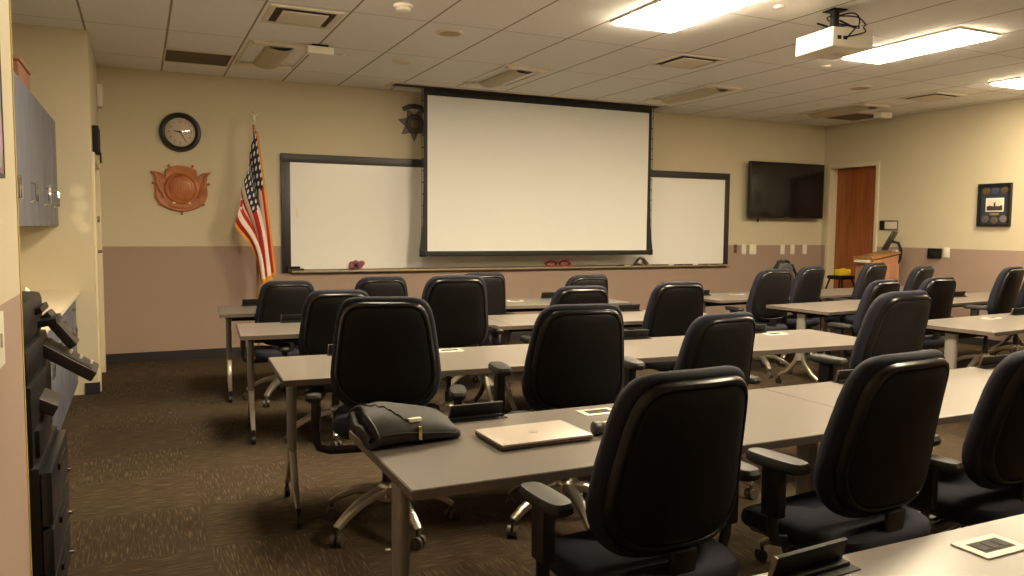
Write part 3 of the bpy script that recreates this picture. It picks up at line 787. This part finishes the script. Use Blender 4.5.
for i in range(4):
    y1, y0 = bed[i], bed[i+1]
    t = thing('base_cabinet', ['blue-grey base cabinet against the return wall', 'blue-grey base cabinet second from the return wall', 'blue-grey base cabinet third from the return wall', 'blue-grey base cabinet next to the copier'][i], 'cabinet', (XA+.022, (y0+y1)/2, 0), group='blue-grey base cabinets')
    hy = (y1-y0)/2; D = .528
    B().box(0, D-.022, -hy+.001, hy-.001, .10, .855).box(0, D-.09, -hy+.001, hy-.001, 0, .10).out('carcass', 'cab_blue', t)
    dw = B().box(D-.021, D, -hy+.003, hy-.003, .70, .85, .002).out('drawer', 'cab_blue', t)
    B().tube([(D, -.05, .775), (D+.028, -.045, .775), (D+.03, 0, .775), (D+.028, .045, .775), (D, .05, .775)], .005, 8).out('handle', 'chrome', dw)
    for s in (-1, 1):
        ya, yb = (-hy+.003, -.002) if s < 0 else (.002, hy-.003)
        dr = B().box(D-.021, D, ya, yb, .105, .695, .002).out('door', 'cab_blue', t)
        B().tube([(D, s*.045, .55), (D+.028, s*.045, .555), (D+.03, s*.045, .60), (D+.028, s*.045, .645), (D, s*.045, .65)], .005, 8).out('handle', 'chrome', dr)
t = tag(B().box(XA+.022, -.715, -5.36, YRET-.002, .858, .90, .006).out('countertop', 'counter'), 'pale cream countertop over the base cabinets in the left alcove', 'countertop')
B().box(XA+.022, XA+.04, -5.36, YRET-.002, .90, 1.0, .004).out('backsplash', 'counter', t)
t = thing('spray_bottle', 'small white-capped bottle on the counter behind the copier', 'bottle', (-.79, -4.45, .901))
B().lathe([(.035, 0), (.038, .02), (.038, .12), (.018, .16), (.016, .175)], n=20).out('body', 'copier_grey', t); B().lathe([(.02, .17), (.02, .2), (.006, .22)], n=16).out('cap', 'white_plastic', t)
t = thing('orange_canister', 'small orange and brown canister on the counter beside the near wall', 'canister', (-.81, -4.95, .901))
B().lathe([(.05, 0), (.052, .01), (.052, .16), (.045, .17)], n=20).out('body', 'brown_box', t); B().lathe([(.047, .165), (.048, .2), (.03, .215)], n=20).out('lid', 'orange', t)

# copier (seen almost edge-on past the near wall)
t = thing('photocopier', 'black multi-tray photocopier standing in the alcove behind the near wall', 'copier', (-.88, -5.81, 0))
B().box(-.32, .30, -.33, .33, .05, .62, .012).out('cabinet', 'copier', t)
for i, (z0, z1) in enumerate(((.06, .22), (.23, .40), (.41, .60))):
    dw = B().box(.30, .335, -.32, .32, z0, z1, .008).out('paper_drawer', 'copier_face', t)
    B().box(.334, .345, -.12, .12, z1-.05, z1-.025, .004).out('drawer_grip', 'copier', dw)
    B().cyl((.33, .27, z0+.03), (.352, .27, z0+.03), .008).out('release_button', 'chrome', dw)
B().box(-.32, .285, -.33, .33, .62, .90, .015).out('engine', 'copier', t)
B().box(.24, .30, -.28, .10, .64, .74, .01).out('front_cover', 'copier', t)
B().box(-.32, .275, -.33, .33, .90, 1.02, .012).box(-.3, -.2, -.3, .3, .88, .94).out('scanner_bed', 'copier', t)
B().box(-.32, .265, -.32, .31, 1.02, 1.18, .03).out('document_feeder', 'copier', t)
T = Matrix.Translation((.20, .16, 1.10)) @ Matrix.Rotation(rz(-16), 4, 'Y')
B().box(-.10, .09, -.12, .12, -.012, .012, .004, mtx=T).out('feeder_tray', 'copier', t)
T = Matrix.Translation((.23, .22, 1.055)) @ Matrix.Rotation(rz(-10), 4, 'Y')
B().box(-.10, .10, -.11, .11, -.012, .012, .004, mtx=T).out('feeder_tray', 'copier', t)
T = Matrix.Translation((.345, .26, .905)) @ Matrix.Rotation(rz(34), 4, 'Y')
cp = B().box(-.125, .125, -.10, .12, -.022, .022, .008, mtx=T).out('control_panel', 'copier_grey', t)
B().box(-.10, .10, -.085, -.01, .020, .026, .003, mtx=T).out('touch_screen', 'copier', cp)
for i in range(5):
    for j in range(3): B().cyl(T @ Vector((-.09+.045*i, .02+.035*j, .020)), T @ Vector((-.09+.045*i, .02+.035*j, .028)), .006, n=12).out('button', 'white_plastic', cp)
T = Matrix.Translation((.325, .31, 1.02)) @ Matrix.Rotation(rz(54), 4, 'Y')
cr = B().box(-.085, .085, -.08, .08, -.018, .018, .008, mtx=T).out('card_reader', 'copier_grey', t)
B().cyl(T @ Vector((.05, .03, .016)), T @ Vector((.05, .03, .026)), .012, n=12).out('button', 'chrome', cr)
T = Matrix.Translation((.275, -.02, .80)) @ Matrix.Rotation(rz(28), 4, 'Y')
B().box(-.07, .07, -.10, .12, -.022, .022, .006, mtx=T).out('side_tray', 'copier_grey', t)
for sx in (-1, 1):
    for sy in (-1, 1): B().cyl((sx*.24-.03, sy*.26-.015, .03), (sx*.24-.03, sy*.26+.015, .03), .03).out('caster', 'rubber', t)

# near wall: poster and switch
t = thing('wall_poster', 'colourful poster at the far left edge on the near wall', 'poster', (XL-.012, -6.98, 2.14), PI/2)
B().box(-.46, .46, -.012, -.002, -.55, .55).out('print', 'poster', t)
B().box(-.472, -.46, -.014, 0, -.562, .562, .002).box(.46, .472, -.014, 0, -.562, .562, .002).box(-.46, .46, -.014, 0, -.562, -.55, .002).box(-.46, .46, -.014, 0, .55, .562, .002).out('poster_frame', 'frame_dark', t)
t = thing('light_switch', 'white light switch plate low on the near wall at left edge', 'switch', (XL-.012, -6.66, 1.13), PI/2)
B().box(-.06, .06, -.008, 0, -.075, .075, .003).out('cover', 'white_plastic', t)
B().box(-.012, .012, -.014, -.007, -.02, .02, .003).out('toggle', 'white_plastic', t)

# ------------------------------------------------------------------ training tables
TW, TD, TH = 1.86, .70, .74
def make_table():
    t = thing('training_table', '', 'table')
    tt = B().box(-TW/2, TW/2, -TD/2, TD/2, .715, TH, .0015, 1).out('tabletop', 'laminate', t)
    e = .0022
    B().box(-TW/2-e, TW/2+e, -TD/2-e, -TD/2+.002, .712, .7375).box(-TW/2-e, TW/2+e, TD/2-.002, TD/2+e, .712, .7375).box(-TW/2-e, -TW/2+.002, -TD/2, TD/2, .712, .7375).box(TW/2-.002, TW/2+e, -TD/2, TD/2, .712, .7375).out('edge_band', 'edge', tt)
    B().box(-TW/2+.10, TW/2-.10, -.025, .025, .645, .69, .004).out('crossbar', 'black_matte', t)
    for s in (-1, 1):
        x = s*(TW/2-.075)
        g = B()
        ov = lambda w, h, z, y=0.: [(x+math.copysign(abs(math.cos(a))**.7, math.cos(a))*w, y+math.copysign(abs(math.sin(a))**.7, math.sin(a))*h, z) for a in [2*PI*k/20 for k in range(20)]]
        g.rings([ov(.023, .046, .70), ov(.023, .046, .44), ov(.022, .044, .32), ov(.02, .04, .26)])
        lg = g.out('leg', 'leg', t)
        B().box(x-.03, x+.03, -.24, .24, .69, .714, .004).out('top_bracket', 'black_matte', lg)
        for q in (-1, 1):
            B().tube([(x, q*.012, .34), (x, q*.05, .24), (x, q*.13, .15), (x, q*.235, .085)], 0, sq=[(.02, .022), (.019, .021), (.017, .018), (.015, .015)]).out('foot', 'silver', lg)
            c = B().cyl((x-.012, q*.24, .028), (x+.012, q*.24, .028), .028, n=16).cyl((x-.014, q*.24, .028), (x+.014, q*.24, .028), .01, n=10).cyl((x, q*.235, .04), (x, q*.235, .09), .009, n=8)
            c.out('caster', 'rubber', lg)
    return t
PT = make_table()
TABLES = []
def table(x0, yf, slope, label, second=False, first=[True]):
    """x0,yf: front left corner; slope: rotation of the row"""
    a = math.atan(slope)
    t = PT if first[0] else copy_tree(PT)
    first[0] = False
    off = TW/2+(TW+.006 if second else 0)
    t.location = (x0+math.cos(a)*off-math.sin(a)*TD/2, yf+math.sin(a)*off+math.cos(a)*TD/2, 0)
    t.rotation_euler.z = a
    tag(t, label, 'table', 'grey training tables'); TABLES.append(t); return t
R5 = table(.40, -8.69, .0, 'grey table in the bottom right corner, nearest the camera')
R4a = table(.395, -7.205, .0, 'grey table with the silver laptop and black bag on it')
R4b = table(.395, -7.205, .0, 'grey table to the right of the laptop table, end to end with it', True)
R3a = table(.33, -5.51, -.047, 'grey table one row in front of the laptop table, left half of its row')
R3b = table(.33, -5.51, -.047, 'grey table one row in front of the laptop table, right half of its row', True)
R2a = table(.32, -3.895, -.072, 'grey table second row from the front wall on the left, left half')
R2b = table(.32, -3.895, -.072, 'grey table second row from the front wall on the left, right half', True)
R1a = table(.31, -2.52, -.075, 'grey table closest to the flag, front row left')
R1b = table(.31, -2.52, -.075, 'grey table in the front row below the right end of the screen', True)
RR1a = table(4.99, -2.93, .05, 'grey front-row table under the television, left half of the right-hand block')
RR1b = table(4.99, -2.93, .05, 'grey front-row table near the lectern, right half of the right-hand block', True)
RR2a = table(5.16, -4.16, .09, 'grey table of the right-hand block, middle row, left half')
RR2b = table(5.16, -4.16, .09, 'grey table of the right-hand block, middle row, right half under the framed picture', True)
RR3a = table(5.19, -5.62, .09, 'grey table of the right-hand block nearest the camera, at right picture edge')

# flip-up power lids and flush outlet plates set in the tabletops
def make_hub(w):
    t = thing('flip_up_power_box', '', 'power box')
    B().box(-w/2-.008, w/2+.008, -.020, .042, 0, .003, .001).out('flange', 'black_matte', t)
    B().box(-w/2, w/2, .0, .026, .003, .012, .003).out('socket_block', 'black_matte', t)
    T = Matrix.Translation((0, .028, .004)) @ Matrix.Rotation(rz(16), 4, 'X')
    l = B().box(-w/2, w/2, -.005, .005, 0, .056, .002, mtx=T).out('lid', 'black_matte', t)
    B().box(-w/2-.002, -w/2+.002, -.0055, .0055, .002, .0565, .001, mtx=T).out('lid_edge', 'metal_grey', l)
    return t
hubs = [(.865, -6.54, 0, 'black flip-up power lid behind the silver laptop'),
        (2.78, -6.56, 0, 'black flip-up power lid on the right laptop-row table, left of the bright-rimmed chair'),
        (3.80, -6.56, 0, 'black flip-up power lid at the right picture edge beside the last chair'),
        (.985, -8.05, 4, 'black flip-up power lid at the bottom edge on the nearest table'),
        (.78, -4.87, -3, 'black flip-up power lid mostly hidden behind the large chair with the bag before it'),
        (2.62, -4.96, -3, 'black flip-up power lid in the middle of the row ahead of the laptop table'),
        (3.55, -5.02, -3, 'black flip-up power lid at the right end of the row ahead of the laptop table'),
        (3.55, -3.49, -4, 'black flip-up power lid on the second row, below the screen\'s right corner'),
        (.78, -3.27, -4, 'low dark power lid on the second row at the left, behind the far-left chair back'),
        (3.52, -2.12, -4, 'black flip-up power lid on the front row under the red toy glasses'),
        (5.2, -2.40, 3, 'black flip-up power lid on the front-row table under the television'),
        (.66, -1.90, -4, 'black flip-up power lid on the front row under the flag'),
        (6.57, -4.93, 5, 'black flip-up power lid on the right-hand table at the picture edge'),
        (7.80, -3.50, 5, 'black flip-up power lid on the right-hand middle row below the black wall box')]
PH = make_hub(.21)
for i, (x, y, r, lab) in enumerate(hubs):
    o = PH if i == 0 else copy_tree(PH)
    o.location = (x, y, TH); o.rotation_euler.z = rz(r); tag(o, lab, 'power box', 'flip-up power lids')
def make_plate():
    t = thing('table_outlet_plate', '', 'outlet plate')
    B().box(-.075, .075, -.045, .045, 0, .004, .002).out('bezel', 'white_plastic', t)
    w = B().box(-.052, .052, -.025, .025, .003, .0046, .0005).out('socket_well', 'olive', t)
    for x in (-.034, 0, .034): B().box(x-.013, x+.013, -.018, .018, .0044, .0056, .001).out('socket', 'black_matte', w)
    return t
PP = make_plate()
for i, (x, y, r, lab) in enumerate(((1.335, -6.615, 0, 'white outlet plate in the laptop table, beside the near chair\'s back'),
        (1.468, -8.095, 0, 'white outlet plate with dark sockets in the nearest table, bottom right'),
        (1.345, -4.96, -3, 'white outlet plate in the row ahead of the laptop table, right of the large chair'),
        (3.66, -5.10, -3, 'white outlet plate at the right end of the row ahead of the laptop table'),
        (3.03, -2.28, -4, 'pale outlet plate in the front-row table left of the screen\'s middle'),
        (5.66, -2.40, 3, 'pale outlet plate in the front-row table under the television'),
        (6.05, -5.02, 5, 'pale outlet plate in the right-hand table left of the picture-edge power lid'))):
    o = PP if i == 0 else copy_tree(PP)
    o.location = (x, y, TH); o.rotation_euler.z = rz(r); tag(o, lab, 'outlet plate', 'outlet plates in the tabletops')

# ------------------------------------------------------------------ office chairs
BH, BW = .261, .251            # half height / half width of the backrest
ZB = .55                       # bottom of the backrest
def back_outline(n=56):
    P = []
    for k in range(n):
        a = 2*PI*k/n; c, s = math.cos(a), math.sin(a)
        e = 6.0 if s > 0 else 4.4
        x = math.copysign(abs(c)**(2/e), c); z = math.copysign(abs(s)**(2/e), s)
        w = BW-.052*max(0, (z+.5)/1.5)**1.2-.03*max(0, (-z-.3)/.7)**2
        P.append((x*w, z*BH))
    return P
OUT = back_outline()
def back_ring(o, d):
    R = []
    for (x, z) in OUT:
        x2 = x*(BW-o)/BW; z2 = z*(BH-o)/BH
        zz = z2+BH
        y = -.17-d+.75*x2*x2-.18*zz+.016*math.sin(zz/(2*BH)*PI)
        R.append((x2, y, ZB+zz))
    return R
def make_chair():
    t = thing('office_chair', '', 'chair')
    sb = B()
    sb.lathe([(.032, .13), (.052, .14), (.052, .195), (.038, .22), (.03, .225)], n=20)
    for k in range(5):
        a = PI/2+k*2*PI/5; c, s = math.cos(a), math.sin(a)
        sb.tube([(c*r, s*r, z) for r, z in ((.03, .185), (.10, .180), (.18, .160), (.26, .122), (.315, .085))], 0, sq=[(.030, .022), (.029, .021), (.026, .019), (.023, .016), (.02, .013)])
    base = sb.out('star_base', 'silver', t)
    for k in range(5):
        a = PI/2+k*2*PI/5; c, s = math.cos(a)*.315, math.sin(a)*.315
        tx, ty = -math.sin(a+.6), math.cos(a+.6)
        cb = B()
        for q in (-1, 1): cb.cyl((c+tx*q*.008, s+ty*q*.008, .029), (c+tx*q*.026, s+ty*q*.026, .029), .029, n=16)
        cb.cyl((c, s, .03), (c, s, .09), .011, n=10)
        cs = cb.out('caster', 'caster_grey', base)
        hb = B()
        for q in (-1, 1): hb.cyl((c+tx*q*.025, s+ty*q*.025, .029), (c+tx*q*.0285, s+ty*q*.0285, .029), .015, n=12)
        hb.out('hub_cap', 'silver', cs) if False else hb.bm.free()
    B().cyl((0, 0, .18), (0, 0, .30), .027).cyl((0, 0, .28), (0, 0, .42), .018).out('gas_lift', 'black', t)
    # everything above rides on the lift
    up = []
    g = B().box(-.10, .10, -.16, .12, .385, .425, .012).tube([(0, -.14, .40), (0, -.19, .405), (0, -.205, .43), (0, -.20, .50), (0, -.205, .57)], 0, sq=(.045, .010), up=(0, 1, 0)).tube([(.09, .05, .405), (.22, .06, .40)], .007, 8).tube([(-.09, .02, .405), (-.21, .02, .40)], .007, 8)
    up.append(g.out('tilt_mechanism', 'black', t))
    S = []
    for k in range(48):
        a = 2*PI*k/48; c, s = math.cos(a), math.sin(a); e = 4.2
        S.append((math.copysign(abs(c)**(2/e), c)*.255, .02+math.copysign(abs(s)**(2/e), s)*.245))
    def sr(o, z):
        return [(x*(.255-o)/.255, .02+(y-.02)*(.245-o)/.245, z-(.035*max(0, (y-.14)/.12)**2)) for x, y in S]
    up.append(B().rings([sr(.03, .435), sr(.01, .44), sr(.0, .455), sr(-.002, .475), sr(.004, .497), sr(.025, .512), sr(.08, .517), sr(.17, .512)]).out('seat', 'navy', t))
    up.append(B().rings([sr(.06, .415), sr(.03, .42), sr(.018, .437), sr(.03, .438)]).out('seat_pan', 'black', t))
    up.append(B().rings([back_ring(.018, -.008), back_ring(.013, .002), back_ring(.015, .010), back_ring(.022, .026), back_ring(.031, .032), back_ring(.036, .030), back_ring(.038, .023)]).out('back_shell', 'shell', t, smooth=60))
    up.append(B().rings([back_ring(.037, .022), back_ring(.039, .028), back_ring(.044, .0315), back_ring(.08, .038), back_ring(.15, .044), back_ring(.225, .045)]).out('back_panel', 'panel', t, smooth=60))
    up.append(B().rings([back_ring(.02, .004), back_ring(.006, .004), back_ring(-.003, -.006), back_ring(-.007, -.016), back_ring(-.007, -.030), back_ring(.0, -.052), back_ring(.018, -.068), back_ring(.05, -.076), back_ring(.12, -.078), back_ring(.22, -.074)]).out('back_cushion', 'navy', t, smooth=60))
    for s in (-1, 1):
        ar = B().tube([(s*.12, -.01, .412), (s*.27, -.01, .405), (s*.322, -.01, .42), (s*.335, -.01, .46), (s*.335, -.01, .55)], 0, sq=(.020, .009), up=(0, 1, 0))
        ar.box(s*.335-.02, s*.335+.02, -.045, .025, .50, .665, .008)
        a_ = ar.out('armrest', 'black', t)
        PO = []
        for k in range(28):
            a = 2*PI*k/28; c, sn = math.cos(a), math.sin(a)
            PO.append((math.copysign(abs(c)**.6, c), math.copysign(abs(sn)**.6, sn)))
        pr = lambda w, l, z: [(s*.335+x*w, -.02+y*l, z) for x, y in PO]
        B().rings([pr(.034, .102, .660), pr(.042, .112, .667), pr(.043, .114, .682), pr(.036, .105, .695), pr(.02, .08, .699)]).out('arm_pad', 'pad', a_)
        up.append(a_)
    return t
PC = make_chair()
UP = {'tilt_mechanism', 'seat', 'seat_pan', 'back_shell', 'back_panel', 'back_cushion', 'armrest'}
ZTOP = ZB+2*BH+.006
def chair(x, y, dz, yaw, label, spin, arm=0., first=[True]):
    """(x, y): the base on the floor, dz: how far the seat is raised, yaw: degrees"""
    a = rz(yaw)
    o = PC if first[0] else copy_tree(PC)
    first[0] = False
    o.location = (x, y, 0); o.rotation_euler.z = a
    for c in kids(o):
        nm = c.name.split('.')[0]
        if nm in UP: c.location.z = dz+(arm if nm == 'armrest' else 0)
        elif nm == 'star_base': c.rotation_euler.z = rz(spin)
    tag(o, label, 'chair', 'black office chairs at the tables')
chairs = [
 (1.073, -7.285, -0.002, 2.7, 'large black office chair in the foreground, right of the silver laptop', 8, 0.03),
 (1.865, -7.31, 0.0, 5.5, 'foreground black office chair right of the laptop chair, bright rim along its back', 30, 0.05),
 (2.67, -7.22, -0.045, 8, 'black office chair cut off by the right picture edge in the foreground', 50, -0.02),
 (0.804, -5.564, 0.06, -18.9, 'black office chair directly behind the black bag, left end of its row', -8, -0.08),
 (1.608, -5.863, 0.027, -9.4, 'black office chair just ahead of the laptop, with both grey arm pads showing', 40, 0.08),
 (2.429, -5.813, -0.051, 4.8, 'low black office chair partly behind the foreground chair, under the screen\'s right edge', 20),
 (3.36, -6.11, 0.058, 4.3, 'black office chair at the right end of the row ahead of the laptop table', 62, 0.03),
 (0.942, -3.823, -0.042, -6, 'black office chair in the third row, left end, half behind the bag chair', 30),
 (1.693, -4.025, 0.05, -6.9, 'tall black office chair under the left edge of the screen', 15),
 (2.606, -4.122, -0.034, -5.8, 'black office chair, only its top showing, middle of three below the toy glasses', 35),
 (3.402, -4.198, -0.016, -6.7, 'black office chair standing clear below the screen\'s right corner', 5),
 (0.829, -2.453, -0.07, -2, 'black office chair nearest the flag, in the front row', 0),
 (1.555, -2.653, -0.038, -3, 'black office chair in the front row under the mauve cloth flower', 20),
 (2.425, -2.709, -0.016, 0, 'black office chair in the front row, right half showing behind a taller chair', 45),
 (3.431, -2.787, -0.048, -1.2, 'small far black office chair directly below the red toy glasses', 25),
 (5.413, -3.015, -0.013, 1.3, 'black office chair under the wall plates right of the whiteboard, front row', 15),
 (6.18, -2.71, -0.01, 13, 'black office chair below the television, front row, beside the black handbag', 33),
 (6.81, -2.973, 0.031, 13.8, 'black office chair in front of the lectern', 48),
 (7.536, -2.989, -0.012, 15, 'far black office chair right of the lectern, below the black wall box', 10),
 (5.517, -4.18, -0.047, 10, 'black office chair of the right block between the lectern chair and the row-end chair', 30),
 (6.296, -4.143, -0.041, 2, 'black office chair of the right block just right of the row-end chair\'s top', 55),
 (7.464, -4.031, 0.031, 14, 'black office chair standing clear under the framed picture', 12),
 (8.37, -3.76, 0.0, 10, 'black office chair of which a sliver shows at the right edge under the picture', 40),
]
for c in chairs: chair(*c)

# ------------------------------------------------------------------ things on the tables and floor
# laptop
t = thing('laptop', 'closed silver laptop lying on the grey table', 'laptop', (.935, -6.855, TH), rz(1))
w, d = .168, .110
B().box(-w, w, -d, d, .004, .014, .004).out('keyboard_deck', 'laptop_side', t)
B().box(-w, w, -d, d, .0145, .0225, .0035).out('lid', 'laptop', t)
B().cyl((-w+.03, d-.004, .013), (w-.03, d-.004, .013), .006, n=10).out('hinge', 'laptop_side', t)
for sx in (-1, 1):
    for sy in (-1, 1): B().cyl((sx*(w-.03), sy*(d-.025), 0), (sx*(w-.03), sy*(d-.025), .005), .008, n=10).out('foot', 'black_matte', t)
g = B().lathe([(.016, 0), (.016, .0006), (0, .0006)], (0, 0, .0225), 20); g.out('lid_emblem', 'lid_mark', t)

# little metal cylinder beside the laptop
t = thing('metal_bottle', 'small dull grey metal cylinder lying beside the laptop, half behind the chair', 'bottle', (1.15, -6.905, TH+.024), rz(-6))
B().lathe([(.0, 0), (.018, 0), (.022, .006), (.023, .03), (.023, .12), (.018, .135), (0, .136)], n=20, axis='X').out('body', 'metal_grey', t)
B().lathe([(.019, -.012), (.024, -.008), (.0245, .012), (.022, .016)], n=20, axis='X').out('cap', 'copier_grey', t)

# soft laptop bag
t = thing('laptop_bag', 'soft black laptop bag slumped on the corner of the grey table', 'bag', (.555, -6.675, TH), rz(6))
L0, R0 = -.155, .165
def bag_ring(x, top=True):
    k = (x-L0)/(R0-L0)
    h = (.058+.088*max(0, 1-k))*(1 if k > .3 else .80+.2*math.sin(k/.3*PI/2))
    dpt = .135-.012*k
    if k > .72:
        q = math.sqrt(max(0., 1-((k-.72)/.28)**2)); h *= .22+.78*q; dpt *= .70+.30*q
    R = []
    for j in range(28):
        a = 2*PI*j/28; c, s = math.cos(a), math.sin(a)
        y = math.copysign(abs(c)**.9, c)*dpt
        z = h*.42+(s*h*.58 if s > 0 else -abs(s)**.6*h*.42)
        y += .02*(z/.16)                      # slumps towards the back
        R.append((x+.012*math.sin(3*y/.13), y, max(.001, z+.006*math.sin(9*x+3*y)*(s > .2))))
    return R
xs = [L0+(R0-L0)*i/22 for i in range(23)]
g = B().rings([bag_ring(x) for x in xs]); g.out('bag_body', 'bag', t, smooth=70)
# open gusset mouth at the left end: a rim, a dark inside and a fold
rim = [Vector(p)+Vector((-.004, 0, 0)) for p in bag_ring(L0)]
B().tube(rim+[rim[0]], .006, 8, up=(1, 0, 0)).out('binding', 'bag_dark', t)
inn = [[(p.x-.002+.0*i, p.y*(.93-.1*i), .01+(p.z-.01)*(.9-.1*i)) for p in rim] for i in range(3)]
B().rings(inn).out('gusset', 'bag_dark', t)
B().tube([(L0-.012, -.09, .03), (L0-.02, -.03, .055), (L0-.018, .03, .05), (L0-.01, .09, .08)], .011, 8).out('inner_fold', 'pad', t)
def on_bag(x, y):
    best = max(bag_ring(x), key=lambda p: -abs(p[1]-y)+(p[2] > .02)*1.)
    return best
P = []
for i in range(16):
    k = i/15; x = -.16+.13*k; r = bag_ring(x); q = [p for p in r if p[2] > .05]; p = min(q, key=lambda p: abs(p[1]-(.06-.17*k))); P.append((p[0], p[1], p[2]+.001))
B().tube(P, .0025, 6).out('seam', 'bag_dark', t)
r = bag_ring(-.012); q = min([p for p in r if p[2] > .05], key=lambda p: abs(p[1]+.085))
B().box(q[0]-.022, q[0]+.022, q[1]-.012, q[1]+.004, q[2]-.004, q[2]+.008, .002).out('tag', 'paper', t, label='small white tag')
q = min(bag_ring(-.012), key=lambda p: p[1]+abs(p[2]-.045)*.6)
B().box(q[0]-.006, q[0]+.006, q[1]-.006, q[1]+.004, q[2]-.022, q[2]+.022, .002).out('zip_pull', 'brass', t)
zp = [min(bag_ring(x), key=lambda p: p[1]+abs(p[2]-.07)*.3) for x in xs[1:-2]]
B().tube([(p[0], p[1]-.0015, p[2]) for p in zp], .003, 6).out('zip', 'bag_dark', t)

# black handbag on the front table right
t = thing('handbag', 'black handbag with looped handles on the front-row table below the television', 'bag', (6.17, -2.55, TH), rz(8))
R = []
for (z, w, dd) in ((0, .12, .09), (.01, .13, .10), (.15, .135, .09), (.30, .12, .06), (.345, .09, .04), (.36, .05, .02)):
    R.append([(math.copysign(abs(math.cos(a))**.6, math.cos(a))*w, math.copysign(abs(math.sin(a))**.6, math.sin(a))*dd, z) for a in [2*PI*k/24 for k in range(24)]])
B().rings(R).out('body', 'bag_dark', t)
for s in (-1, 1):
    B().tube([(-.06, s*.03, .32), (-.05, s*.035, .36), (0, s*.03, .375), (.05, s*.035, .36), (.06, s*.03, .32)], .013, 8).out('handle', 'bag_dark', t)
B().tube([(.08, 0, .33), (.14, -.01, .32), (.20, -.02, .22), (.23, -.02, .05)], .016, 8).out('strap', 'bag_dark', t)
B().box(-.02, .02, -.088, -.076, .16, .20, .004).out('clasp', 'brass', t)

t = tag(B().box(-.011, .011, -.008, .008, .0, .004, .001).out('paper_scrap', 'paper', loc=(.724, -5.837, .0005)), 'tiny white scrap of paper on the carpet by the table leg', 'scrap')
g = wire([(3.02, -7.05, .42), (3.02, -6.98, .2), (2.95, -6.85, .05), (2.80, -6.75, .012), (2.62, -6.7, .008)], .006)
tag(g.out('power_cord', 'black_matte'), 'thin black power cord curving to the carpet between the right foreground chairs', 'cord')
t = thing('floor_outlet', 'dark floor box lid in the carpet between the right foreground chairs', 'floor outlet', (3.40, -6.52, 0))
B().box(-.09, .09, -.07, .07, 0, .012, .004).out('cover', 'bronze_dark', t); B().box(-.05, .05, -.03, .03, .011, .015, .002).out('flap', 'black_matte', t)

# ------------------------------------------------------------------ camera, world, view
CAMP = dict(pos=(-.2548, -9.2139, 1.4489), yaw=.4385, pitch=-.0758, roll=.0083, f=795.07)
cy, sy_, cp_, sp_ = math.cos(CAMP['yaw']), math.sin(CAMP['yaw']), math.cos(CAMP['pitch']), math.sin(CAMP['pitch'])
fw = Vector((sy_*cp_, cy*cp_, sp_)); rt = fw.cross(Vector((0, 0, 1))).normalized(); upv = rt.cross(fw)
c, s = math.cos(CAMP['roll']), math.sin(CAMP['roll'])
rt, upv = c*rt+s*upv, -s*rt+c*upv
cd = bpy.data.cameras.new('camera'); cam = bpy.data.objects.new('camera', cd); COL.objects.link(cam)
cd.sensor_fit = 'HORIZONTAL'; cd.sensor_width = 36.; cd.lens = CAMP['f']/1024*36.; cd.clip_start = .02; cd.clip_end = 60
mw = Matrix((rt, upv, -fw)).transposed().to_4x4(); mw.translation = Vector(CAMP['pos']); cam.matrix_world = mw
SC.camera = cam
w = bpy.data.worlds.new('world'); SC.world = w; w.use_nodes = True
w.node_tree.nodes['Background'].inputs[0].default_value = (0, 0, 0, 1); w.node_tree.nodes['Background'].inputs[1].default_value = 0
SC.view_settings.view_transform = 'Standard'; SC.view_settings.look = 'None'; SC.view_settings.gamma = 1.; SC.view_settings.use_curve_mapping = False
SC.view_settings.exposure = 2.0
SC.cycles.diffuse_bounces = 8; SC.cycles.max_bounces = 14
